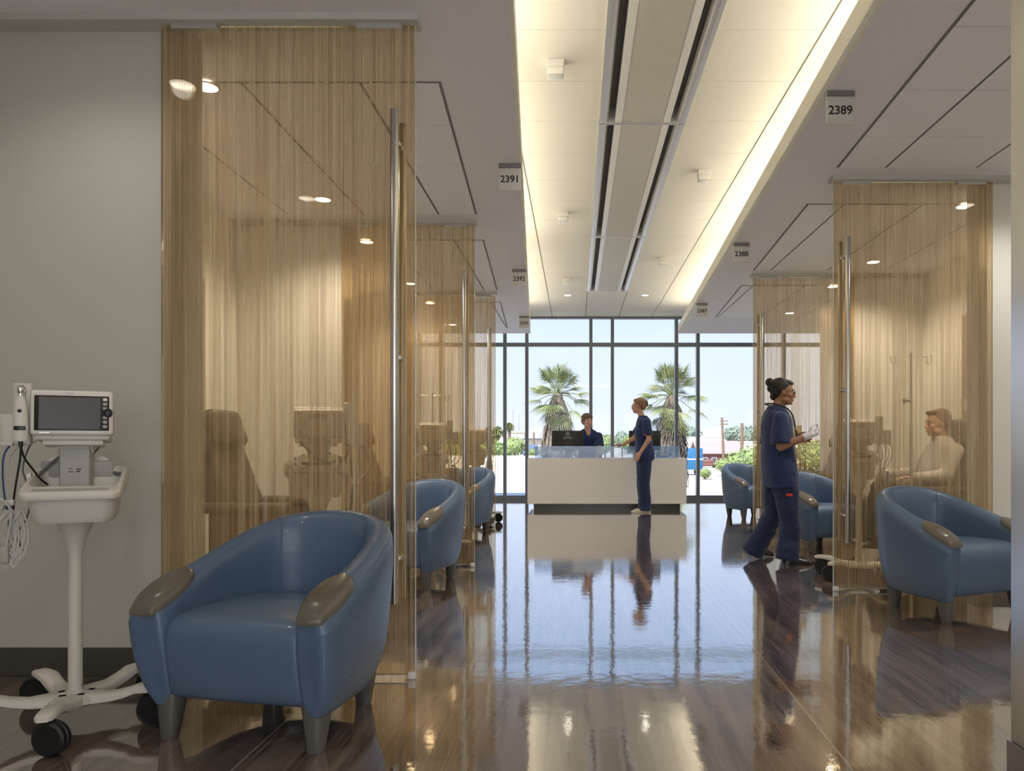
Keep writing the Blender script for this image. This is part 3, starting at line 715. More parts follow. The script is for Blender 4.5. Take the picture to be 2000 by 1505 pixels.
    cable([(-.265, -.045, 1.03), (-.30, -.07, 1.0), (-.305, -.09, .93), (-.27, -.12, .86), (-.225, -.13, .83), (-.205, -.12, .79), (-.215, -.12, .72), (-.225, -.12, .66)], .0045, 'cablew')
    for k in range(7):
        x = -.195 - .005 * (k % 4) + .008 * ((k * 5) % 7 - 3); lo = .60 + .012 * ((k * 3) % 5)
        cable([(x, -.10, .80), (x - .022 - .004 * k, -.10 - .003 * k, .74), (x - .030, -.10, .66), (x - .012, -.105, lo), (x + .016, -.10, lo + .05), (x + .018, -.10, .74), (x, -.10, .80)], .0036, 'cablew')
    obj('cuff_clip', MB().rbox(-.250, -.215, -.12, -.10, .615, .675, .004, 2), 'greyp', r)
    obj('cable_hook', MB().rbox(-.245, -.198, -.115, -.085, .815, .835, .005, 2).rbox(-.245, -.235, -.115, -.085, .80, .84, .004, 1), 'white', r)
    cable([(-.06, .03, .985), (-.10, .04, .955), (-.13, .03, .925), (-.15, .02, .905)], .006, 'cableg')
    cable([(-.14, .06, .93), (-.12, .10, .94), (-.03, .115, .93), (.06, .115, .93), (.12, .09, .93), (.15, .05, .915), (.17, .03, .915)], .008, 'cableg')
    cable([(.11, .05, 1.05), (.06, .10, 1.0), (.0, .12, .955), (-.06, .12, .93), (-.09, .11, .925)], .0045, 'cableg')
    cable([(-.16, .0, 1.035), (-.185, .03, 1.0), (-.20, .03, .93), (-.175, .04, .85), (-.19, .05, .76), (-.22, .02, .70), (-.20, .03, .64)], .0035, 'cableg')
    cable([(-.15, .03, 1.04), (-.22, .05, 1.02), (-.255, .05, .96), (-.22, .05, .88), (-.19, .05, .83)], .0035, 'cablew')
    coil = [(-.245 + .009 * math.cos(k * .9), .03 + .009 * math.sin(k * .9), .82 - k * .0011) for k in range(190)]
    obj('coiled_cable', MB().tube(coil, .0026, 5, 0), 'cableg', r)
    return r
proto_cart = make_cart()
for ch in KIDS(proto_cart):          # the head of the cart is slimmer than its base
    if ch.name.split('.')[0] not in ('base', 'caster', 'pole', 'pole_mount'):
        k = .76 if ch.name.startswith('basket') else .83
        ch.scale.x *= k; ch.location.x *= .83
GC = 'vital signs monitor carts'
carts = [((-1.852, 2.83), 25, 'white vital signs monitor cart in the left foreground beside the big armchair'),
         ((-1.33, 3.95), 196, 'vital signs cart seen from behind through the nearest left glass door'),
         ((-1.30, 6.95), 190, 'vital signs cart seen from behind through the second left glass door'),
         ((-1.30, 9.95), 188, 'farthest left vital signs cart, behind the third left glass door'),
         ((2.19, 5.92), 166, 'vital signs cart behind the right glass door, its caster poking past the glass edge'),
         ((2.46, 8.95), 170, 'vital signs cart behind the pale right glass door, partly hidden by the walking nurse')]
for i, ((x, y), a, lb) in enumerate(carts):
    o = proto_cart if i == 0 else copy_tree(proto_cart)
    o.location = (x, y, 0); o.rotation_euler = (0, 0, math.radians(a)); tag(o, lb, 'medical cart', GC)

# ================================================================== treatment recliners (face +x)
def make_recliner():
    r = thing('treatment_recliner', (0, 0, 0))
    def slab(name, a, b, th, hw, m='rec', rad=.03):
        """padded slab from point a to point b (x,z), thickness th towards the sitter"""
        a = Vector((a[0], 0, a[1])); b = Vector((b[0], 0, b[1])); d = (b - a); L = d.length
        mb = MB().rbox(0, L, -hw, hw, 0, th, rad, 4)
        ang = math.atan2(d.z, d.x); mb.xf(Matrix.Translation(a) @ Matrix.Rotation(-ang, 4, 'Y'))
        return obj(name, mb, m, r)
    slab('seat', (-.26, .40), (.30, .42), .13, .27)
    slab('backrest', (-.38, .99), (-.16, .46), .15, .27) if 0 else slab('backrest', (-.50, 1.16), (-.22, .42), .15, .27)
    slab('headrest', (-.475, 1.20), (-.39, .96), .20, .20, rad=.05)
    slab('footrest', (.31, .46), (.42, .16), .09, .25)
    for s in (1, -1):
        obj('armrest', MB().rbox(-.30, .26, *sorted((s * .28, s * .38)), .60, .665, .025, 4).rbox(-.24, .22, *sorted((s * .30, s * .36)), .22, .61, .02, 3), 'rec', r)
    obj('base_frame', MB().rbox(-.30, .26, -.27, .27, .12, .24, .015, 2), 'greyp', r)
    for x in (-.27, .23):
        for y in (-.24, .24):
            obj('caster', MB().cyl((x, y, .09), (x, y, .13), .015).lathe([(0, -.018), (.045, -.018), (.05, -.01), (.05, .01), (.045, .018), (0, .018)], (x, y, .05), 22, 'Y'), 'rubber', r)
    obj('push_handle', MB().tube([(-.44, -.2, .93), (-.56, -.2, .96), (-.57, -.17, .97), (-.57, .17, .97), (-.56, .2, .96), (-.44, .2, .93)], .011, 10), 'steel', r)
    obj('side_lever', MB().rbox(-.30, -.25, -.31, -.29, .98, 1.09, .008, 2).cyl((-.28, -.30, 1.03), (-.28, -.25, 1.03), .008), 'rec', r)
    return r
proto_rec = make_recliner()
GR = 'treatment recliners in the bays'
recs = [((-2.02, 5.05), 0, 'taupe treatment recliner seen from the side through the nearest left glass door'),
        ((-1.95, 8.1), 0, 'taupe treatment recliner in bay 2392 behind the second left glass door'),
        ((-2.0, 11.1), 0, 'taupe treatment recliner in bay 2393 near the windows on the left'),
        ((3.12, 6.85), 180, 'taupe treatment recliner with the patient sitting in it'),
        ((3.12, 9.9), 180, 'empty taupe treatment recliner behind the pale right glass door')]
for i, ((x, y), a, lb) in enumerate(recs):
    o = proto_rec if i == 0 else copy_tree(proto_rec)
    o.location = (x, y, 0); o.rotation_euler = (0, 0, math.radians(a)); tag(o, lb, 'recliner', GR)

def make_iv():
    r = thing('drip_stand', (0, 0, 0))
    b = MB()
    for k in range(5):
        a = 2 * PI * k / 5 + .3; b.tube([(0, 0, .10), (.12 * math.cos(a), .12 * math.sin(a), .095), (.25 * math.cos(a), .25 * math.sin(a), .075)], .011, 8, 4)
    obj('base', b, 'steel', r)
    for k in range(5):
        a = 2 * PI * k / 5 + .3; c = (.25 * math.cos(a), .25 * math.sin(a), .03)
        obj('caster', MB().lathe([(0, -.01), (.027, -.01), (.03, -.004), (.03, .004), (.027, .01), (0, .01)], c, 18, 'X').cyl((c[0], c[1], .03), (c[0], c[1], .08), .006), 'rubber', r)
    obj('pole', MB().cyl((0, 0, .08), (0, 0, 1.18), .013).cyl((0, 0, 1.10), (0, 0, 1.77), .009), 'steel', r)
    obj('height_knob', MB().cyl((-.012, 0, 1.38), (-.045, 0, 1.38), .008).cone((-.045, 0, 1.38), .012, (-.06, 0, 1.38), .024), 'black', r)
    h = MB()
    for s in (1, -1):
        h.tube([(0, 0, 1.74), (s * .04, 0, 1.745), (s * .12, 0, 1.745), (s * .135, 0, 1.72), (s * .125, 0, 1.70), (s * .145, 0, 1.685), (s * .165, 0, 1.71), (s * .17, 0, 1.75), (s * .155, 0, 1.755)], .004, 8)
    h.tube([(0, 0, 1.74), (0, 0, 1.77), (.01, 0, 1.785), (-.01, 0, 1.79)], .004, 6)
    obj('bag_hooks', h, 'steel', r)
    return r
iv = make_iv(); iv.location = (2.76, 6.30, 0); tag(iv, 'steel drip stand with bag hooks behind the right glass door, in front of the patient', 'drip stand', 'drip stands')
iv2 = copy_tree(iv); iv2.location = (-1.43, 7.62, 0); iv2.scale = (1, 1, .865); tag(iv2, 'steel drip stand behind the second left glass door', 'drip stand', 'drip stands')

# ================================================================== reception desk
YD = 11.98
d = thing('reception_desk', (.485, YD, 0), 0, 'white reception desk with dark plinth at the end of the corridor', 'desk')
obj('front_panel', MB().box(-1.245, 1.245, 0, .04, .088, .80).box(-1.245, -1.205, .04, 1.05, .088, .80).box(1.205, 1.245, .04, 1.05, .088, .80).box(-1.245, 1.245, 0, .14, .80, .803), 'desk', d, smooth=False, bevel=.003)
obj('plinth', MB().box(-1.15, 1.15, .05, .95, 0, .088), 'plinth', d, smooth=False)
obj('worktop', MB().box(-1.20, 1.20, .50, 1.05, .70, .74), 'desk', d, smooth=False)
for a, b in ((-1.14, .06), (.064, 1.135)):
    obj('counter_screen', MB().box(a, b, .035, .047, .803, .992), 'counter', d, smooth=False)
obj('counter_frame', MB().box(-1.13, 1.13, .05, .56, .72, .80), 'desk', d, smooth=False)

def make_screen():
    r = thing('computer_monitor', (0, 0, 0))
    obj('casing', MB().rbox(-.265, .265, -.02, .012, .17, .505, .006, 2).rbox(-.15, .15, -.042, -.018, .17, .36, .012, 2), 'black', r)
    obj('screen', MB().box(-.25, .25, .0121, .013, .185, .49), 'screen', r, smooth=False)
    obj('carry_handle', MB().tube([(-.055, -.035, .355), (-.055, -.035, .395), (.055, -.035, .395), (.055, -.035, .355)], .005, 8, 0), 'alu', r)
    lg = obj('logo_ring', MB().tube([(.026 * math.cos(2 * PI * k / 24), -.022, .455 + .026 * math.sin(2 * PI * k / 24)) for k in range(25)], .003, 6, 0), 'alu', r)
    text('logo_text', 'DELL', .017, 'alu', r, (0, -.0215, .455))
    obj('stand', MB().rbox(-.04, .04, -.07, -.035, .01, .30, .006, 2).rbox(-.12, .12, -.13, .06, 0, .014, .005, 2), 'black', r)
    return r
sc = make_screen(); sc.location = (-.14, 12.80, .742); tag(sc, 'black computer monitor at the left of the desk, its back with a round badge showing', 'computer monitor', 'monitors on the desk')
s2 = copy_tree(sc); s2.location = (1.15, 12.80, .742); tag(s2, 'black computer monitor partly hidden behind the standing nurse', 'computer monitor', 'monitors on the desk')
t = thing('telephone', (1.46, 12.78, .742), -.1, 'dark desk telephone at the right end of the desk behind the glass counter', 'telephone')
obj('body', MB().prismx([(-.09, 0), (.10, 0), (.10, .09), (-.09, .03)], -.10, .10), 'black', t, smooth=False, bevel=.006)
obj('handset', MB().limb([(-.075, -.07, .06), (-.075, .0, .09), (-.075, .08, .115)], [.022, .016, .022]), 'black', t)
# ================================================================== people
def frame(f, u):
    f = Vector(f).normalized(); u = Vector(u); r = f.cross(u).normalized(); u = r.cross(f)
    return Matrix((r, f, u)).transposed()      # columns: right, forward, up

def head_prims(mb, c, R, sc=1.0):
    """adds a head (no hair) to mb; R columns right/forward/up; c = centre between the ears"""
    P = lambda x, y, z: Vector(c) + sc * (R @ Vector((x, y, z)))
    E = lambda x, y, z, a, b, d: mb.ell(P(x, y, z), (a * sc, b * sc, d * sc), R, 18, 12)
    E(0, -.012, .040, .073, .092, .078)
    E(0, .012, .015, .066, .076, .085)
    E(0, .026, -.040, .053, .060, .058)
    E(0, .036, -.070, .040, .048, .036)
    E(0, .074, -.083, .019, .016, .017)
    for s in (1, -1):
        E(s * .034, .058, -.018, .024, .026, .024)
        E(s * .028, .077, .030, .024, .012, .010)
        E(s * .074, -.006, -.004, .008, .018, .030)
        E(s * .044, .015, -.062, .020, .042, .026)
        E(s * .010, .097, -.030, .008, .008, .007)
    mb.cap(P(0, .084, .020), .008 * sc, P(0, .104, -.024), .0115 * sc)
    E(0, .087, -.050, .020, .010, .007); E(0, .084, -.062, .017, .010, .007)
    return P

def face_parts(body, P, R, sc, hair_mat, glasses=False, lipm='lips'):
    for s in (1, -1):
        obj('eye', MB().ell(P(s * .030, .0800, .012), (.0125 * sc, .007 * sc, .0062 * sc), R), 'eyew', body)
        obj('iris', MB().ell(P(s * .030, .0860, .012), (.0055 * sc, .003 * sc, .0055 * sc), R), 'ink', body)
        obj('eyebrow', MB().limb([P(s * .014, .0885, .030), P(s * .032, .0870, .036), P(s * .050, .076, .030)], [.0030 * sc, .0036 * sc, .0022 * sc], 8), hair_mat, body)
    obj('lips', MB().ell(P(0, .0935, -.0525), (.019 * sc, .0055 * sc, .0045 * sc), R).ell(P(0, .0915, -.0595), (.016 * sc, .006 * sc, .005 * sc), R), lipm, body)
    if glasses:
        g = MB()
        for s in (1, -1):
            g.tube([P(s * .031 + .021 * math.cos(2 * PI * k / 20), .099, .008 + .015 * math.sin(2 * PI * k / 20)) for k in range(21)], .0022 * sc, 6, 0)
            g.tube([P(s * .051, .098, .012), P(s * .068, .085, .013), P(s * .080, .0, .010)], .0020 * sc, 6, 2)
        g.tube([P(-.011, .100, .010), P(0, .103, .013), P(.011, .100, .010)], .002 * sc, 6, 2)
        obj('glasses', g, 'black', body)

def hand_prims(mb, w, d, n, side, curl=.35, sc=1.0, spread=1.0):
    """w wrist, d pointing to the fingers, n palm normal (palm side), side=+1 when the thumb lies on d x n"""
    d = Vector(d).normalized(); n = Vector(n); n = (n - d * n.dot(d)).normalized(); t = d.cross(n) * side
    w = Vector(w)
    for k in range(4):
        o = (.030 - .019 * k) * sc
        mb.cap(w + t * o * .55 + d * .012 * sc, .0135 * sc, w + t * o + d * .088 * sc, .0105 * sc)
    for k, L in enumerate((.070, .080, .074, .058)):
        o = (.030 - .020 * k) * sc; p = w + t * o + d * .090 * sc; dd = (d + t * (.10 - .07 * k) * spread).normalized(); L *= sc; r = .0088 * sc
        a = curl * .6
        for seg, (f, rr) in enumerate(((.45, 1), (.30, .93), (.25, .85))):
            a += curl * (.5 + .15 * k) if seg else 0
            q = p + (dd * math.cos(a) + n * math.sin(a)) * L * f
            mb.cap(p, r * rr, q, r * rr * .93, 8); p = q
    p = w + t * .024 * sc + d * .025 * sc
    q = p + (t * .75 + d * .8 + n * .35).normalized() * .042 * sc
    mb.cap(p, .0145 * sc, q, .0115 * sc)
    q2 = q + (t * .25 + d * .95 + n * .4).normalized() * .032 * sc; mb.cap(q, .0105 * sc, q2, .009 * sc)
    q3 = q2 + (d + n * .5).normalized() * .024 * sc; mb.cap(q2, .009 * sc, q3, .008 * sc)

def ering(c, R, a, b, n=20, p=2.3):
    out = []
    for k in range(n):
        t = 2 * PI * k / n; x, y = math.cos(t), math.sin(t)
        out.append(Vector(c) + R @ Vector((a * math.copysign(abs(x) ** (2 / p), x), b * math.copysign(abs(y) ** (2 / p), y), 0)))
    return out

def shoe(mb, heel, toe, w=.045, h=.075, z0=0.0):
    heel = Vector(heel); toe = Vector(toe); d = (toe - heel); L = d.length; d = d.normalized(); n = Vector((-d.y, d.x, 0)).normalized(); u = d.cross(n) * -1
    if u.z < 0: u = -u
    rg = []
    for t, ww, hh, lo in ((0, .026, .050, .012), (.04, .034, .065, .003), (.18, .037, h + .010, 0), (.36, .036, h, 0), (.55, .042, h * .74, 0), (.75, .046, h * .58, 0), (.90, .038, h * .46, .002), (.98, .022, h * .30, .008), (1, .010, h * .22, .012)):
        ww *= w / .045
        rg.append([heel + d * L * t + n * ww * a + u * (lo + (hh - lo) * b) for a, b in ((-1, .0), (-1.02, .25), (-.95, .6), (-.55, .93), (0, 1), (.55, .93), (.95, .6), (1.02, .25), (1, 0), (0, 0))])
    mb.loft(rg)

# ---------------------------------------------------------------- walking nurse, faces +x
def nurse_walking():
    r = thing('person', (1.78, 6.62, 0), 0, 'nurse in navy scrubs walking right, black hair in a bun, glasses, stethoscope, white glove', 'person')
    Y = 6.62; O = Vector((1.78, Y, 0))
    L = lambda x, y, z: Vector((x, y, z)) - O
    Rf = frame((1, -.16, -.12), (0.10, 0, 1))
    b = MB()
    hc = L(1.792, Y, 1.470)
    P = head_prims(b, hc, Rf, .98)
    b.limb([L(1.775, Y, 1.42), L(1.735, Y, 1.33), L(1.725, Y, 1.27)], [.050, .052, .060])
    b.limb([L(1.73, Y, 1.22), L(1.735, Y, 1.05), L(1.75, Y, .85)], [.115, .105, .125])
    for s in (-1, 1): b.cap(L(1.735, Y + s * .05, 1.22), .065, L(1.735, Y + s * .155, 1.225), .046)
    # right arm (near the camera), elbow bent, forearm forward
    sh, el, wr = L(1.725, Y - .175, 1.235), L(1.715, Y - .215, 1.005), L(1.945, Y - .19, 1.095)
    b.limb([sh, el, wr], [.049, .040, .027])
    sh2, el2, wr2 = L(1.735, Y + .175, 1.235), L(1.72, Y + .20, 1.02), L(1.91, Y + .06, 1.06)
    b.limb([sh2, el2, wr2], [.049, .040, .027])
    hand_prims(b, wr, (.85, .12, .35), (.1, .75, .5), 1, .85, .95); hand_prims(b, wr2, (.9, -.25, .2), (0, -1, -.2), -1, .6, .98)
    # legs
    b.limb([L(1.77, Y - .09, .82), L(1.815, Y - .09, .43), L(1.825, Y - .09, .09)], [.085, .055, .038])
    b.limb([L(1.76, Y + .09, .82), L(1.755, Y + .13, .43), L(1.62, Y + .28, .13)], [.085, .055, .038])
    body = blob('body', b, M['skinb'], r, .0055, 3)
    face_parts(r, P, Rf, .98, 'hairb', True)
    # hair with a bun
    h = MB()
    E = lambda x, y, z, a, c, d: h.ell(P(x, y, z), (a, c, d), Rf, 18, 12)
    E(0, -.028, .052, .080, .090, .080); E(0, -.062, .0, .066, .050, .058); E(0, .022, .088, .060, .058, .032)
    E(0, -.125, .080, .042, .038, .038); E(0, -.112, .030, .036, .030, .036); E(0, -.080, -.040, .044, .030, .035)
    for s in (1, -1): E(s * .066, -.022, .030, .014, .035, .040)
    blob('hair', h, M['hairb'], r, .006, 2, .5, (.03, .003))
    g = MB(); hand_prims(g, wr, (.85, .12, .35), (.1, .75, .5), 1, .85, 1.0)
    g.cap(wr - Vector((.03, 0, .012)), .034, wr + Vector((.03, 0, .012)), .033); g.cap(wr + Vector((.01, 0, .004)), .026, wr + Vector((.07, .01, .028)), .026)
    blob('glove', g, M['glove'], r, .006, 2)
    # scrub top
    t = MB()
    I = Matrix.Rotation(PI / 2, 3, 'Z')   # a = depth of body along y... ring axes: x -> y
    rg = []
    for x, z, a, c in ((1.765, .655, .215, .148), (1.765, .72, .210, .146), (1.755, .85, .198, .142), (1.745, 1.0, .185, .135), (1.74, 1.10, .190, .135), (1.735, 1.19, .200, .125), (1.73, 1.262, .190, .112), (1.728, 1.300, .145, .098), (1.728, 1.335, .088, .080), (1.726, 1.355, .072, .072)):
        rg.append(ering(L(x, Y, z), I, a, c))
    t.loft(rg)
    for s_, e_ in ((sh, el), (sh2, el2)):
        dd = (e_ - s_).normalized(); t.cap(s_ + Vector((0, 0, .0)), .068, s_ + dd * .08, .074); t.cone(s_ + dd * .03, .072, s_ + dd * .215, .088)
    blob('scrub_top', t, M['scrub'], r, .009, 4, .5, (.13, .020))
    tr = MB()
    tr.loft([ering(L(1.765, Y, .70), I, .165, .115), ering(L(1.765, Y, .85), I, .165, .112), ering(L(1.76, Y, .92), I, .15, .105)])
    def leg(pts, rs):
        for i in range(len(pts) - 1):
            tr.cone(pts[i], rs[i], pts[i + 1], rs[i + 1]); 
            if 0 < i: tr.ell(pts[i], (rs[i],) * 3)
    leg([L(1.775, Y - .085, .80), L(1.79, Y - .09, .62), L(1.82, Y - .09, .42), L(1.825, Y - .09, .22), L(1.80, Y - .09, .045)], [.112, .108, .092, .090, .105])
    leg([L(1.76, Y + .085, .80), L(1.76, Y + .11, .62), L(1.75, Y + .14, .42), L(1.69, Y + .22, .25), L(1.60, Y + .31, .055)], [.110, .106, .090, .088, .105])
    blob('scrub_trousers', tr, M['scrubd'], r, .010, 4, .5, (.09, .026))
    sm = MB(); shoe(sm, L(1.765, Y - .09, 0), L(2.03, Y - .10, 0), .048, .082); obj('shoe', sm, 'shoe', r, ang=60)
    sm = MB(); shoe(sm, L(1.575, Y + .33, .045), L(1.80, Y + .37, .0), .048, .085); obj('shoe', sm, 'shoe', r, ang=60)
    # stethoscope
    obj('stethoscope', MB().tube([L(1.905, Y - .02, 1.085), L(1.893, Y - .04, 1.14), L(1.872, Y - .062, 1.21), L(1.848, Y - .085, 1.275), L(1.80, Y - .112, 1.325), L(1.73, Y - .112, 1.357), L(1.662, Y - .075, 1.372), L(1.640, Y, 1.375), L(1.662, Y + .075, 1.372), L(1.73, Y + .112, 1.357), L(1.80, Y + .112, 1.325), L(1.85, Y + .085, 1.275), L(1.888, Y + .05, 1.20)], .0068, 8), 'black', r)
    obj('chest_piece', MB().cyl(L(1.906, Y - .02, 1.075), L(1.921, Y - .022, 1.068), .024).cyl(L(1.897, Y - .02, 1.08), L(1.906, Y - .02, 1.075), .014), 'chrome', r)
    obj('ear_tubes', MB().tube([L(1.80, Y - .128, 1.305), L(1.835, Y - .12, 1.235), L(1.855, Y - .11, 1.165), L(1.872, Y - .09, 1.150), L(1.882, Y - .07, 1.165)], .0042, 6), 'chrome', r)
    obj('trouser_label', MB().rbox(-.028, .028, -.003, .003, -.010, .010, .002, 1).xf(Matrix.Translation(L(1.79, Y - .205, .60)) @ Matrix.Rotation(.05, 4, 'Z')), 'red', r)
    return r
nurse_walking()

# ---------------------------------------------------------------- nurse standing at the desk, faces -x
def nurse_standing():
    X, Y = 1.02, 11.52; O = Vector((X, Y, 0)); L = lambda x, y, z: Vector((x, y, z)) - O
    r = thing('person', (X, Y, 0), 0, 'nurse in navy scrubs standing at the front of the desk, hair pinned up, light trainers', 'person')
    Rf = frame((-1, .35, -.06), (0, 0, 1)); b = MB()
    P = head_prims(b, L(.945, Y + .02, 1.592), Rf, 1.0)
    b.limb([L(.955, Y + .01, 1.53), L(.99, Y, 1.44), L(1.01, Y, 1.38)], [.048, .049, .058])
    b.limb([L(1.02, Y, 1.33), L(1.01, Y, 1.12), L(1.04, Y, .93)], [.11, .10, .125])
    for s in (-1, 1): b.cap(L(1.02, Y + s * .05, 1.32), .06, L(1.03, Y + s * .155, 1.335), .045)
    sh, el, wr = L(1.045, Y - .175, 1.345), L(1.075, Y - .22, 1.09), L(.955, Y - .20, .90)
    b.limb([sh, el, wr], [.047, .038, .026]); hand_prims(b, wr, (-.55, .05, -.85), (.3, .9, -.1), -1, .35)
    sh2, el2, wr2 = L(1.02, Y + .175, 1.345), L(.90, Y + .25, 1.12), L(.735, Y + .40, 1.012)
    b.limb([sh2, el2, wr2], [.047, .038, .026]); hand_prims(b, wr2, (-.95, .12, .0), (.05, -.2, -1), -1, .3)
    for s in (-1, 1): b.limb([L(1.03, Y + s * .09, .86), L(1.01, Y + s * .10, .47), L(1.03, Y + s * .10, .08)], [.085, .055, .038])
    blob('body', b, M['skin'], r, .006, 3); face_parts(r, P, Rf, 1, 'hairr', True)
    h = MB(); E = lambda x, y, z, a, c, d: h.ell(P(x, y, z), (a, c, d), Rf, 18, 12)
    E(0, -.026, .052, .081, .093, .080); E(0, -.072, .01, .064, .050, .070); E(0, .020, .095, .060, .055, .028); E(0, -.105, .045, .036, .030, .055)
    for s in (1, -1): E(s * .066, -.018, .030, .014, .035, .036)
    blob('hair', h, M['hairr'], r, .006, 2, .5, (.03, .007))
    obj('hair_clip', MB().ell(P(0, -.135, .035), (.016, .012, .045), Rf), 'black', r)
    t = MB(); I = Matrix.Rotation(PI / 2, 3, 'Z'); rg = []
    for x, z, a, c in ((1.035, .80, .205, .150), (1.04, .88, .205, .152), (1.03, 1.0, .190, .135), (1.01, 1.12, .178, .125), (1.01, 1.22, .185, .128), (1.015, 1.31, .195, .118), (1.02, 1.375, .182, .108), (1.015, 1.41, .125, .09), (1.01, 1.435, .078, .074), (1.01, 1.45, .066, .064)):
        rg.append(ering(L(x, Y, z), I, a, c))
    t.loft(rg)
    for s_, e_ in ((sh, el), (sh2, el2)):
        dd = (e_ - s_).normalized(); t.cap(s_, .062, s_ + dd * .08, .068); t.cone(s_ + dd * .03, .068, s_ + dd * .20, .080)
    blob('scrub_top', t, M['scrub'], r, .009, 4, .5, (.13, .018))
    tr = MB().loft([ering(L(1.04, Y, .78), I, .17, .125), ering(L(1.04, Y, .90), I, .165, .125), ering(L(1.03, Y, 1.0), I, .15, .105)])
    for s in (-1, 1):
        pts = [L(1.035, Y + s * .085, .86), L(1.02, Y + s * .09, .65), L(1.01, Y + s * .10, .45), L(1.03, Y + s * .10, .24), L(1.03, Y + s * .10, .035)]; rs = [.115, .105, .092, .088, .092]
        for i in range(4): tr.cone(pts[i], rs[i], pts[i + 1], rs[i + 1]); tr.ell(pts[i], (rs[i],) * 3)
    blob('scrub_trousers', tr, M['scrubd'], r, .010, 4, .5, (.12, .020))
    for s, dx in ((-1, 0), (1, .05)):
        sm = MB(); shoe(sm, L(1.09 + dx, Y + s * .10, 0), L(.82 + dx, Y + s * .11, 0), .048, .085); obj('shoe', sm, 'shoew', r, ang=60)
    obj('sleeve_label', MB().rbox(-.016, .016, -.003, .003, -.008, .008, .002, 1).xf(Matrix.Translation(L(1.02, Y - .287, 1.155))), 'red', r)
nurse_standing()

# ---------------------------------------------------------------- nurse leaning behind the desk, faces the camera's right
def nurse_leaning():
    X, Y = .26, 13.35; O = Vector((X, Y, 0)); L = lambda x, y, z: Vector((x, y, z)) - O
    r = thing('person', (X, Y, 0), 0, 'nurse in navy scrubs leaning on the desk behind the left monitor, short brown hair', 'person')
    Rf = frame((.52, -.85, -.05), (.06, -.12, 1)); b = MB()
    P = head_prims(b, L(.19, 13.00, 1.405), Rf, 1.02)
    b.limb([L(.19, 13.03, 1.34), L(.20, 13.08, 1.26), L(.205, 13.12, 1.20)], [.052, .053, .062])
    b.limb([L(.21, 13.17, 1.13), L(.23, 13.28, 1.0), L(.25, 13.42, .88)], [.095, .10, .12])
    sh, el, wr = L(.385, 13.13, 1.165), L(.40, 13.05, .93), L(.335, 12.90, .765)
    sh2, el2, wr2 = L(.02, 13.13, 1.165), L(-.04, 13.14, .93), L(.02, 13.04, .775)
    for s_ in (sh, sh2): b.cap(L(.205, 13.14, 1.15), .06, s_, .050)
    b.ell(L(.212, 13.035, 1.225), (.040, .034, .062))
    b.limb([sh, el, wr], [.052, .042, .029]); hand_prims(b, wr, (-.1, -1, -.12), (0, 0, -1), 1, .15)
    b.limb([sh2, el2, wr2], [.052, .042, .029]); hand_prims(b, wr2, (.1, -1, -.12), (0, 0, -1), -1, .15)
    for s in (-1, 1): b.limb([L(.25 + s * .09, 13.44, .84), L(.25 + s * .10, 13.42, .46), L(.25 + s * .10, 13.46, .08)], [.088, .057, .04])
    blob('body', b, M['skin'], r, .006, 3); face_parts(r, P, Rf, 1.02, 'hairg')
    h = MB(); E = lambda x, y, z, a, c, d: h.ell(P(x, y, z), (a, c, d), Rf, 18, 12)
    E(0, -.020, .060, .088, .098, .086); E(0, -.060, .01, .076, .060, .075); E(0, .040, .092, .068, .052, .034)
    for s in (1, -1): E(s * .072, -.010, .035, .018, .042, .046); E(s * .040, .070, .070, .030, .016, .018)
    blob('hair', h, M['hairg'], r, .006, 2, .5, (.025, .012))
    t = MB(); rg = []
    for x, y, z, a, c, tl in ((.25, 13.42, .80, .215, .165, 0), (.245, 13.40, .90, .21, .16, .2), (.235, 13.31, 1.0, .20, .145, .4), (.22, 13.21, 1.10, .21, .14, .5), (.21, 13.14, 1.18, .20, .12, .5), (.205, 13.115, 1.235, .145, .10, .5), (.205, 13.10, 1.262, .09, .082, .5), (.20, 13.095, 1.278, .074, .07, .5)):
        rg.append(ering(L(x, y, z), Matrix.Rotation(tl, 3, 'X'), a, c))
    t.loft(rg)
    for s_, e_ in ((sh, el), (sh2, el2)):
        dd = (e_ - s_).normalized(); t.cap(s_, .068, s_ + dd * .08, .074); t.cone(s_ + dd * .03, .074, s_ + dd * .19, .086)
    blob('scrub_top', t, M['scrub'], r, .009, 4, .5, (.13, .018))
    obj('neckline', MB().loft([[L(.205 - .04, 13.02, 1.262), L(.205 + .05, 13.02, 1.262), L(.22, 13.005, 1.15)], [L(.205 - .035, 13.045, 1.265), L(.205 + .045, 13.045, 1.265), L(.22, 13.03, 1.15)]]), 'skin', r) if 0 else None
    tr = MB()
    tr.loft([ering(L(.25, 13.43, .78), Matrix.Identity(3), .175, .13), ering(L(.25, 13.43, .95), Matrix.Identity(3), .16, .12)])
    for s in (-1, 1):
        pts = [L(.25 + s * .09, 13.44, .84), L(.25 + s * .10, 13.42, .46), L(.25 + s * .10, 13.46, .04)]; rs = [.12, .09, .09]
        for i in range(2): tr.cone(pts[i], rs[i], pts[i + 1], rs[i + 1]); tr.ell(pts[i], (rs[i],) * 3)
    blob('scrub_trousers', tr, M['scrubd'], r, .012, 4, .5, (.06, .02))
    for s in (-1, 1):
        sm = MB(); shoe(sm, L(.25 + s * .10, 13.52, 0), L(.25 + s * .11, 13.27, 0)); obj('shoe', sm, 'shoew', r, ang=60)
    obj('sleeve_label', MB().rbox(-.014, .014, -.003, .003, -.007, .007, .002, 1).xf(Matrix.Translation(L(.41, 12.995, 1.0))), 'red', r)
nurse_leaning()

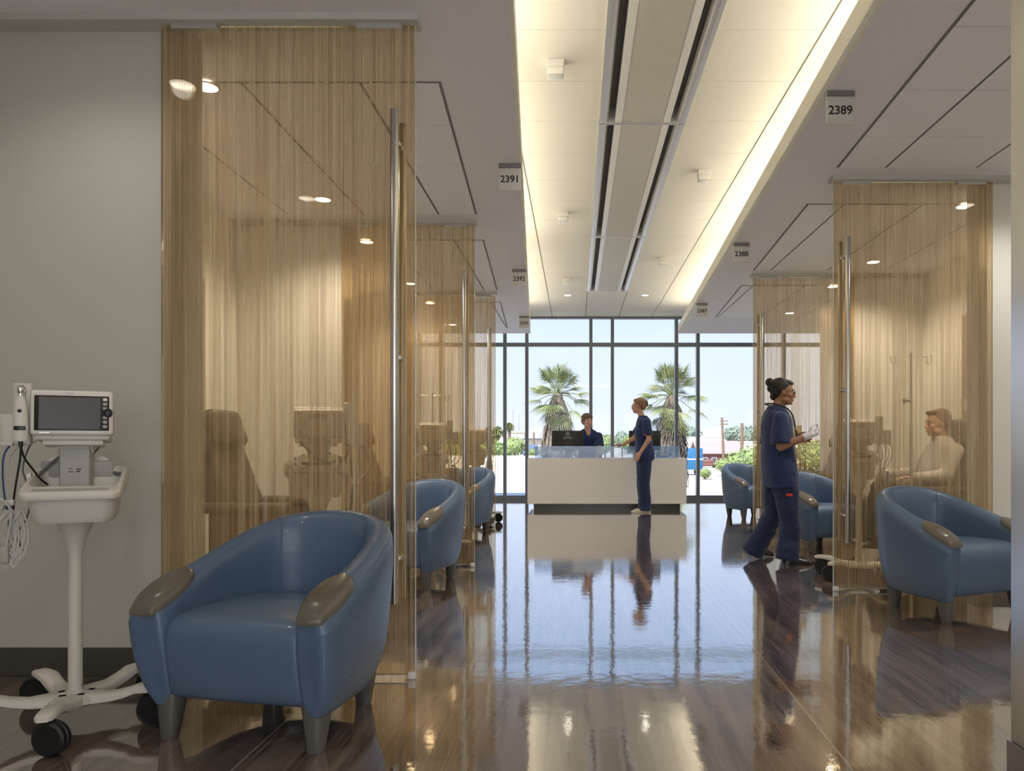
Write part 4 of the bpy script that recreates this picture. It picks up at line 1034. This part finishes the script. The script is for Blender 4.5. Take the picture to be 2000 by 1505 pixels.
# ---------------------------------------------------------------- patient in the recliner, faces -x
def patient():
    X, Y = 3.18, 6.85; O = Vector((X, Y, 0)); L = lambda x, y, z: Vector((x, y, z)) - O
    r = thing('person', (X, Y, 0), 0, 'man in a pale shirt sitting in the recliner behind the right glass door, facing left', 'person')
    Rf = frame((-1, -.05, -.04), (-.05, 0, 1)); b = MB()
    P = head_prims(b, L(3.235, Y, 1.205), Rf, 1.04)
    b.limb([L(3.25, Y, 1.14), L(3.28, Y, 1.06), L(3.29, Y, 1.0)], [.056, .058, .066])
    b.limb([L(3.29, Y, .95), L(3.26, Y, .76), L(3.20, Y, .64)], [.13, .125, .13])
    sh, el, wr = L(3.30, Y - .20, .965), L(3.17, Y - .28, .755), L(2.90, Y - .30, .745)
    sh2, el2, wr2 = L(3.30, Y + .20, .965), L(3.17, Y + .28, .755), L(2.90, Y + .30, .745)
    for s_ in (sh, sh2): b.cap(L(3.29, Y, .97), .075, s_, .058)
    for a, e, w, s in ((sh, el, wr, -1), (sh2, el2, wr2, 1)):
        b.limb([a, e, w], [.055, .045, .031]); hand_prims(b, w, (-1, 0, -.05), (0, 0, -1), -s, .25, 1.05)
    for s in (-1, 1): b.limb([L(3.16, Y + s * .10, .63), L(2.78, Y + s * .11, .62), L(2.66, Y + s * .11, .22)], [.095, .065, .045])
    blob('body', b, M['skin'], r, .007, 3); face_parts(r, P, Rf, 1.04, 'hairg')
    h = MB(); E = lambda x, y, z, a, c, d: h.ell(P(x, y, z), (a, c, d), Rf, 18, 12)
    E(0, -.028, .060, .084, .096, .080); E(0, -.070, .015, .068, .048, .065); E(0, .042, .100, .058, .052, .026)
    for s in (1, -1): E(s * .068, -.022, .035, .015, .035, .038)
    blob('hair', h, M['hairg'], r, .006, 2, .5, (.025, .010))
    t = MB(); I = Matrix.Rotation(PI / 2, 3, 'Z'); rg = []
    for x, z, a, c in ((3.20, .60, .20, .16), (3.22, .70, .195, .155), (3.25, .82, .20, .15), (3.285, .94, .215, .135), (3.295, 1.01, .19, .115), (3.29, 1.05, .125, .095), (3.275, 1.085, .082, .080), (3.27, 1.10, .075, .072)):
        rg.append(ering(L(x, Y, z), I, a, c))
    t.loft(rg)
    for a, e, w in ((sh, el, wr), (sh2, el2, wr2)):
        t.cap(a, .072, e, .062); t.cap(e, .060, w, .042)
    blob('shirt', t, M['shirt'], r, .010, 4, .5, (.13, .018))
    tr = MB()
    for s in (-1, 1):
        pts = [L(3.18, Y + s * .10, .635), L(2.78, Y + s * .115, .63), L(2.66, Y + s * .115, .20)]; rs = [.125, .09, .075]
        for i in range(2): tr.cone(pts[i], rs[i], pts[i + 1], rs[i + 1]); tr.ell(pts[i], (rs[i],) * 3)
    blob('trousers', tr, M['jeans'], r, .012, 4, .5, (.06, .02))
    for s in (-1, 1):
        sm = MB(); shoe(sm, L(2.70, Y + s * .115, .10), L(2.45, Y + s * .13, .13)); obj('shoe', sm, 'shoe', r, ang=60)
patient()
# ================================================================== outside
M['ground'] = mat('pale_ground', (.50, .46, .41), .9, var=(.08, (.44, .38, .30)))
M['gravel'] = mat('white_gravel_roof', (.80, .80, .80), .95, var=(25, (.62, .62, .62)))
M['trunk'] = mat('palm_trunk', (.16, .12, .09), .9, bump=(8, .6))
M['skirt'] = mat('dead_fronds', (.24, .195, .15), .95, var=(3, (.12, .10, .08)))
M['frond'] = mat('palm_frond', (.12, .17, .045), .55, var=(1.2, (.27, .28, .12)))
M['bush'] = mat('bush_leaves', (.20, .28, .09), .8, var=(1.5, (.32, .38, .17)))
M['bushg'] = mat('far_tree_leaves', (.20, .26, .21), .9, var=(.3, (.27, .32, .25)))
M['bwall'] = mat('cream_stucco', (.74, .66, .57), .9)
M['bwhite'] = mat('white_stucco', (.85, .84, .82), .9)
M['broof'] = mat('mauve_roof', (.40, .31, .31), .9)
M['bbrick'] = mat('red_brick_wall', (.22, .10, .09), .9)
M['bdark'] = mat('dark_window', (.10, .11, .14), .4)
M['bblue'] = mat('blue_paint', (.03, .16, .36), .6)
M['bgrey'] = mat('slate_blue_roof', (.13, .17, .26), .8)
M['wood'] = mat('weathered_pole_wood', (.24, .15, .11), .9)
M['pylon'] = mat('pylon_steel', (.50, .53, .58), .6)
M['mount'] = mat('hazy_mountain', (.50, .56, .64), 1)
GZ = -4.0
tag(obj('ground', MB().box(-900, 900, 14.6, 1800, GZ - .5, GZ), 'ground', smooth=False), 'pale sandy ground of the neighbourhood outside', 'ground', kind='structure')
tag(obj('terrace', MB().box(-16, 1.0, YW + .5, 67, GZ, -.06).box(-16, 1.0, 66.7, 67, -.06, -.02), 'gravel', smooth=False), 'white gravel roof of the lower wing outside the left windows', 'roof', kind='structure')

def ico(mb, c, r, sub=2, jit=.25, flat=.8):
    bm = bmesh.new(); bmesh.ops.create_icosphere(bm, subdivisions=sub, radius=1); bm.verts.index_update()
    vs = []
    for v in bm.verts:
        k = 1 + random.uniform(-jit, jit); vs.append(Vector(c) + Vector((v.co.x * r * k, v.co.y * r * k, v.co.z * r * flat * k)))
    mb.add(vs, [tuple(x.index for x in f.verts) for f in bm.faces]); bm.free()
def leafy(c, r, n, size, seed=1, flat=.8):
    rnd = random.Random(seed); mb = MB()
    for i in range(n):
        d = Vector((rnd.gauss(0, 1), rnd.gauss(0, 1), rnd.gauss(0, 1))).normalized() * r * rnd.uniform(.5, 1.02); d.z *= flat
        p = Vector(c) + d; a = Vector((rnd.gauss(0, 1), rnd.gauss(0, 1), rnd.gauss(0, 1))).normalized() * size; b = a.orthogonal().normalized() * size * .5
        mb.add([p - a, p + b, p + a, p - b], [(0, 1, 2, 3)])
    return mb

def palm(px, pyc, Y, r, label, seed, skirt_w, lean=0):
    rnd = random.Random(seed); c = at(px, pyc, Y)
    t = thing('palm_tree', (c.x, Y, GZ), 0, label, 'palm tree', 'fan palms outside the windows'); H = c.z - GZ
    obj('trunk', MB().lathe([(.42, 0), (.34, 1), (.30, H * .5), (.30, H - .3), (.2, H)], n=16), 'trunk', t)
    # skirt of dead fronds hanging down the trunk
    sk = MB()
    for i in range(620):
        a = rnd.uniform(0, 2 * PI); z0 = H - rnd.uniform(.0, 4.6); Ln = rnd.uniform(.8, 1.5)
        k = min(1, (H - z0) / 2.0); r0 = .22 + skirt_w * .62 * k ** .8; r1 = r0 + rnd.uniform(.03, .30)
        u = Vector((math.cos(a), math.sin(a), 0)); n = Vector((-u.y, u.x, 0)) * rnd.uniform(.03, .075)
        p0 = u * r0 + Vector((0, 0, z0)); p1 = u * r1 + Vector((rnd.uniform(-.1, .1), rnd.uniform(-.1, .1), z0 - Ln * .55)); p2 = u * (r1 - .05) + Vector((rnd.uniform(-.15, .15), 0, z0 - Ln))
        sk.add([p0 - n, p0 + n, p1 + n * 1.5, p2, p1 - n * 1.5], [(0, 1, 2, 4), (4, 2, 3)])
    obj('dead_frond_skirt', sk.lathe([(.25, H), (.3 + skirt_w * .3, H - 1.2), (.3 + skirt_w * .5, H - 3.2), (.3, H - 5)], n=14), 'skirt', t, smooth=False)
    for i in range(34):
        el = math.radians([82, 66, 50, 34, 18, 4, -10, -26][i % 8] + rnd.uniform(-12, 12) - (34 if i in (5, 14, 23, 31) else 0)); a = i * 2.399 + rnd.uniform(-.3, .3)
        d = Vector((math.cos(a) * math.cos(el), math.sin(a) * math.cos(el), math.sin(el)))
        side = Vector((-math.sin(a), math.cos(a), 0)); up = side.cross(d) * -1
        if up.z < 0: up = -up
        L1 = r * rnd.uniform(.46, .60); L2 = r * rnd.uniform(.48, .62)
        droop = Vector((0, 0, -.10 * r * math.cos(el)))
        base = Vector((0, 0, H - .15)); tip = base + d * L1 + droop
        f = MB().tube([base, base + d * L1 * .5 + Vector((0, 0, .03)), tip], .022, 5, 3)
        d2 = (d + Vector((0, 0, -.25 * math.cos(el)))).normalized()
        for k in range(17):
            th = math.radians(-78 + 156 * k / 16); v = (d2 * math.cos(th) + side * math.sin(th) * .9 + up * .12 * math.cos(th * 2)).normalized()
            l = L2 * (.72 + .28 * math.cos(th)) * rnd.uniform(.9, 1.05); w = v.cross(up).normalized() * .030
            m1 = tip + v * l * .55; e = tip + v * l + Vector((0, 0, -.14 * l - .10 * rnd.random()))
            f.add([tip, m1 - w, e, m1 + w, m1 + up * .03], [(0, 1, 4), (1, 2, 4), (2, 3, 4), (3, 0, 4)])
        obj('frond', f, 'frond', t, smooth=False)
    return t
palm(1089, 768, 44, 2.05, 'fan palm outside, behind the nurse who leans on the desk', 3, .85)
palm(1311, 772, 44, 2.25, 'fan palm outside, behind the nurse standing at the desk', 5, .75)
def small_palm(px, py, Y, r, lb, seed, h):
    rnd = random.Random(seed); c = at(px, py, Y); t = thing('palm_tree', (c.x, Y, c.z - h), 0, lb, 'palm tree', 'small far palms')
    obj('trunk', MB().lathe([(.3, 0), (.25, h)], n=10), 'trunk', t)
    mb = MB()
    for i in range(150):
        d = Vector((rnd.gauss(0, 1), rnd.gauss(0, 1), rnd.gauss(.1, .8))).normalized(); s = d.orthogonal().normalized() * .12
        b = Vector((0, 0, h)); mb.add([b, b + d * r * .6 + s, b + d * r + Vector((0, 0, -.3 * r)), b + d * r * .6 - s], [(0, 1, 2, 3)])
    obj('crown', mb, 'frond', t, smooth=False)
small_palm(971, 842, 110, 1.15 * 1.0, 'small pale palm far outside left of the desk', 8, 4.5); small_palm(995, 832, 140, 1.0, 'slim small palm beside the distant pylons', 9, 5)

def bush(px, py, Y, r, lb, seed, m='bush', n=700, flat=.8, sz=None):
    c = at(px, py, Y); t = thing('bush', (c.x, Y, GZ), 0, lb, 'bush', 'bushes and trees outside'); zc = c.z - GZ
    obj('foliage', leafy((0, 0, zc), r, n, sz or r * .12, seed, flat), m, t, smooth=False)
    cr = MB(); ico(cr, (0, 0, zc), r * .8, 2, .12, flat); obj('inner_foliage', cr, m, t)
    if zc - r * flat > -.3: obj('stem', MB().cone((0, 0, 0), .16, (0, 0, zc), .08, 10), 'wood', t)
bush(968, 877, 74, 1.1, 'bright green bush at the far left outside the windows', 11); bush(990, 884, 70, .62, 'low green bush under the small far palm', 12)
bush(1005, 871, 84, 1.35, 'pale green bush beside the distant pylons', 13); bush(1042, 884, 72, .55, 'small green bush just left of the desk', 14)
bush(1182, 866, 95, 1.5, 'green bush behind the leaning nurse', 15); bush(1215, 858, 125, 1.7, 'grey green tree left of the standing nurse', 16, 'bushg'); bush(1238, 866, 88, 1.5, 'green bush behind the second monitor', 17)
bush(1150, 872, 103, 1.6, 'green bush hidden mostly by the leaning nurse', 27)
bush(1440, 903, 123, 2.3, 'large yellow green bush above the far armchair', 18); bush(1472, 896, 131, 3.0, 'yellow green bush at the edge of the farther right glass door', 19)
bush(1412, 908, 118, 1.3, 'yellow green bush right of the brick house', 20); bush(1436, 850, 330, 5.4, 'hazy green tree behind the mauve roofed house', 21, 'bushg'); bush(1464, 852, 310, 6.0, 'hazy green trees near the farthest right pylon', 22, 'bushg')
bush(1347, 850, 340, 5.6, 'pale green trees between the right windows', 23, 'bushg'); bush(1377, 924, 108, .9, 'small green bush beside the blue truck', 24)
bush(1520, 900, 125, 3.2, 'green bush seen through the farther right glass door', 25); bush(1586, 890, 140, 3.6, 'green bush seen past the walking nurse through the glass', 26)
bush(930, 878, 90, 1.9, 'green bush seen through the left glass doors', 28); bush(895, 872, 84, 2.1, 'green bush behind the farther left glass doors', 29)

def house(x0, x1, y0, y1, Y, dep, wall, lb, roof=None, over=.4, wins=(), rm='bwhite'):
    """walls between picture columns x0..x1, ridge at row y0, eaves at row y1, standing on the ground at distance Y"""
    a = at(x0, y0, Y); b = at(x1, y1, Y); zb = GZ
    r = thing('house', ((a.x + b.x) / 2, Y, zb), 0, lb, 'building', 'buildings outside'); h = (b.x - a.x) / 2; zt = a.z - zb; ze = b.z - zb
    obj('wall', MB().box(-h, h, 0, dep, 0, ze), wall, r, smooth=False)
    obj('roof', MB().prismx([(-over, ze), (dep / 2, zt), (dep + over, ze), (dep + over, ze + .2), (dep / 2, zt + .2), (-over, ze + .2)], -h - over, h + over) if zt > ze + .3 else MB().box(-h - over, h + over, -over, dep, ze, ze + .25), roof or rm, r, smooth=False)
    for k, (u0, u1, v0, v1) in enumerate(wins):
        f = obj('window', MB().box(-h + 2 * h * u0, -h + 2 * h * u1, -.06, .05, ze * v0, ze * v1), 'bwhite', r, smooth=False)
        obj('pane', MB().box(-h + 2 * h * u0 + .1, -h + 2 * h * u1 - .1, -.09, -.05, ze * v0 + .1, ze * v1 - .1), 'bdark', f, smooth=False)
house(1366, 1446, 862, 886, 178, 12, 'bbrick', 'brick house with a wide mauve roof right of the desk', 'broof', .6, ((.08, .2, .2, .7), (.3, .42, .2, .7)))
house(1334, 1363, 864, 866, 205, 8, 'bwhite', 'white house with a small window behind the blue truck', None, .2, ((.28, .5, .25, .7),))
house(1345, 1412, 853, 853.5, 320, 12, 'bwhite', 'long white low building behind the mauve roofed house', None, .3)
house(955, 1024, 843, 844, 200, 10, 'bwall', 'long cream building beyond the left windows', None, .3, ((.1, .2, .55, .8), (.75, .85, .55, .8)))
house(1028, 1058, 857, 858, 170, 8, 'bwall', 'cream building with a dark flat roof left of the first palm', 'bdark', .8)
house(1022, 1043, 871, 886, 98, 6, 'bgrey', 'small building with a slate blue pitched roof just left of the desk', 'bgrey', .3)
house(1014, 1025, 861, 862, 140, 5, 'bwhite', 'small white building near the slate blue roof', None, .2, ((.2, .7, .6, .9),))
house(1456, 1492, 862, 863, 240, 12, 'bwhite', 'long pale building behind the leaning pole', None, .3)
house(1130, 1250, 860, 861, 262, 12, 'bwall', 'far cream building behind the desk', None, .3)
house(1700, 1760, 850, 856, 170, 9, 'bwall', 'cream building beyond the far right windows', 'broof', .5)
house(1510, 1610, 858, 864, 190, 9, 'bwhite', 'white building behind the farther right glass door', 'broof', .5)
house(830, 935, 848, 854, 160, 9, 'bwhite', 'white building beyond the left glass doors', 'broof', .5)
tk = thing('truck', (at(1345, 900, 123).x, 123, GZ), 0, 'bright blue truck parked outside just right of the desk', 'truck')
obj('cab', MB().rbox(-2.6, -.4, -1.0, 1.0, .7, 2.9, .2, 3), 'bblue', tk); obj('cargo_box', MB().rbox(-.5, 2.1, -1.1, 1.1, .9, 4.3, .06, 2), 'bblue', tk)
obj('side_stripe', MB().box(-.45, 2.05, -1.14, -1.10, 2.45, 2.65), 'bwhite', tk, smooth=False)
for x in (-1.7, 1.2): obj('wheel', MB().lathe([(0, -.15), (.50, -.15), (.52, -.1), (.52, .1), (.50, .15), (0, .15)], (x, -1.0, .52), 22, 'Y'), 'rubber', tk)
cr = thing('car', (at(1381, 900, 160).x, 160, GZ), 0, 'dark red car parked below the brick house', 'car')
obj('body', MB().rbox(-2.1, 2.1, -.9, .9, .35, 1.0, .2, 3).rbox(-1.2, 1.2, -.8, .8, .9, 1.6, .25, 3), 'bbrick', cr)
for x in (-1.3, 1.3): obj('wheel', MB().cyl((x, -.95, .33), (x, -.75, .33), .33), 'rubber', cr)

def pole(px, pt, Y, w, lb, arms=(), m='wood', lean=0, grp='utility poles outside'):
    b = at(px + lean, pt, Y); a = at(px, 900, Y)
    r = thing('utility_pole', (a.x, Y, GZ), 0, lb, 'pole', grp); H = b.z - GZ
    obj('shaft', MB().cone((0, 0, 0), w, (b.x - a.x, 0, H), w * .7, 12), m, r)
    for (y, s) in arms:
        z = at(0, y, Y).z - GZ; obj('crossarm', MB().box(-s, s, -.08, .08, z - .09, z + .09), m, r, smooth=False)
pole(1414, 815, 150, .30, 'brown utility pole standing right of the brick house', ((822, .8), (828, .8)), lean=-4)
pole(1449, 826, 155, .42, 'thick short wooden pole beside the far armchair bush')
pole(1042.5, 844, 150, .25, 'short dark post left of the first palm')
pole(1000.5, 800, 420, .7, 'tall pale transmission pylon left, the taller of a pair', ((810, 4), (817, 4), (824, 4)), 'pylon', grp='transmission pylons')
pole(1012, 807, 440, .65, 'pale transmission pylon left, the shorter of a pair', ((816, 4), (822, 4), (829, 4)), 'pylon', grp='transmission pylons')
pole(1469.5, 800, 420, .7, 'pale transmission pylon at the edge of the farther right glass door', ((810, 4), (817, 4), (824, 4)), 'pylon', grp='transmission pylons')
pole(1404, 806, 500, .3, 'thin distant mast behind the brown utility pole', (), 'pylon', grp='transmission pylons')
def hill(pts, Y, lb):
    mb = MB(); a = [at(x, y, Y) for x, y in pts]
    mb.loft([a + [Vector((a[-1].x, Y, GZ)), Vector((a[0].x, Y, GZ))],
             [p + Vector((0, 150, -.4 * (p.z - GZ))) for p in a] + [Vector((a[-1].x, Y + 150, GZ)), Vector((a[0].x, Y + 150, GZ))]])
    tag(obj('mountain', mb, 'mount', smooth=False), lb, 'mountain', kind='structure')
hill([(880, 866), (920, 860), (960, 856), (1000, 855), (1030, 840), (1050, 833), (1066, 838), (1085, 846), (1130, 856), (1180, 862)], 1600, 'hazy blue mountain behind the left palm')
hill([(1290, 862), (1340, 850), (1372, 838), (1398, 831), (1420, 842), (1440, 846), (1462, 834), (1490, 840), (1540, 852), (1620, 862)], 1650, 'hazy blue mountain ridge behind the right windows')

# ================================================================== light
w = D.worlds.new('sky'); bpy.context.scene.world = w; w.use_nodes = True
n = w.node_tree.nodes; l = w.node_tree.links; bg = n['Background']
tc = n.new('ShaderNodeTexCoord'); sp = n.new('ShaderNodeSeparateXYZ'); l.new(tc.outputs['Generated'], sp.inputs[0])
cr = n.new('ShaderNodeValToRGB'); l.new(sp.outputs['Z'], cr.inputs['Fac']); e = cr.color_ramp.elements
e[0].position = 0; e[0].color = (.86, .94, 1.15, 1); e[1].position = .9; e[1].color = (.32, .56, 1.05, 1)
k = e.new(.12); k.color = (.80, .91, 1.15, 1); k = e.new(.3); k.color = (.55, .80, 1.2, 1)
l.new(cr.outputs['Color'], bg.inputs['Color']); bg.inputs['Strength'].default_value = .79

def area(name, loc, rot, sx, sy, e, col=(1, 1, 1), spread=PI):
    a = D.lights.new(name, 'AREA'); a.shape = 'RECTANGLE'; a.size = sx; a.size_y = sy; a.energy = e; a.color = col; a.spread = spread
    o = D.objects.new(name, a); COL.objects.link(o); o.location = loc; o.rotation_euler = rot; return o
sun = D.lights.new('sun', 'SUN'); sun.energy = 6.0; sun.angle = .01; sun.color = (1, .95, .85)
so = D.objects.new('sun', sun); COL.objects.link(so); so.rotation_euler = (math.radians(38), 0, math.radians(-35))
# cove strips on the soffit ledges, shining up to the corridor tiles
warm = (1, .92, .74)
for edge, s in ((LL, -1), (LR, 1)):
    n_ = 4; ys_ = [Y0 + .3 + (YS - .6 - Y0) * k / n_ for k in range(n_ + 1)]
    for a, b in zip(ys_, ys_[1:]):
        y = (a + b) / 2; x = edge(y) + s * .30
        area('cove_strip', (x, y, ZS + .09), (PI, math.radians(-52) * s, 0), .06, b - a, 10, warm)
# added fill lights behind the viewpoint to lift the soffits; no window there
area('rear_fill', (.6, -3.9, 1.7), (math.radians(100), 0, 0), 5.0, 2.4, 80, (.96, .97, 1))
area('rear_ceiling_fill', (.5, -2.6, ZC - .02), (0, 0, 0), 1.6, 1.2, 40, (1, .95, .88))  # invented overhead fill for general brightness, not a real fixture

cam = D.cameras.new('camera'); co = D.objects.new('camera', cam); COL.objects.link(co)
co.location = (0, 0, CH); co.rotation_euler = (PI / 2, 0, 0); cam.sensor_width = 36; cam.sensor_fit = 'HORIZONTAL'; cam.lens = F * 36 / 2000
cam.shift_x = -(CX - 1000) / 2000; cam.shift_y = (CY - 752.5) / 2000; cam.clip_end = 4000
sc_ = bpy.context.scene; sc_.camera = co
sc_.view_settings.view_transform = 'Standard'; sc_.view_settings.look = 'None'; sc_.view_settings.gamma = 1; sc_.view_settings.exposure = .45
sc_.view_settings.use_curve_mapping = False
cy = sc_.cycles; cy.max_bounces = 10; cy.diffuse_bounces = 5; cy.glossy_bounces = 5; cy.transmission_bounces = 6; cy.transparent_max_bounces = 24
cy.use_denoising = True; cy.sample_clamp_indirect = 4; cy.caustics_reflective = True; cy.blur_glossy = .6; cy.caustics_refractive = False
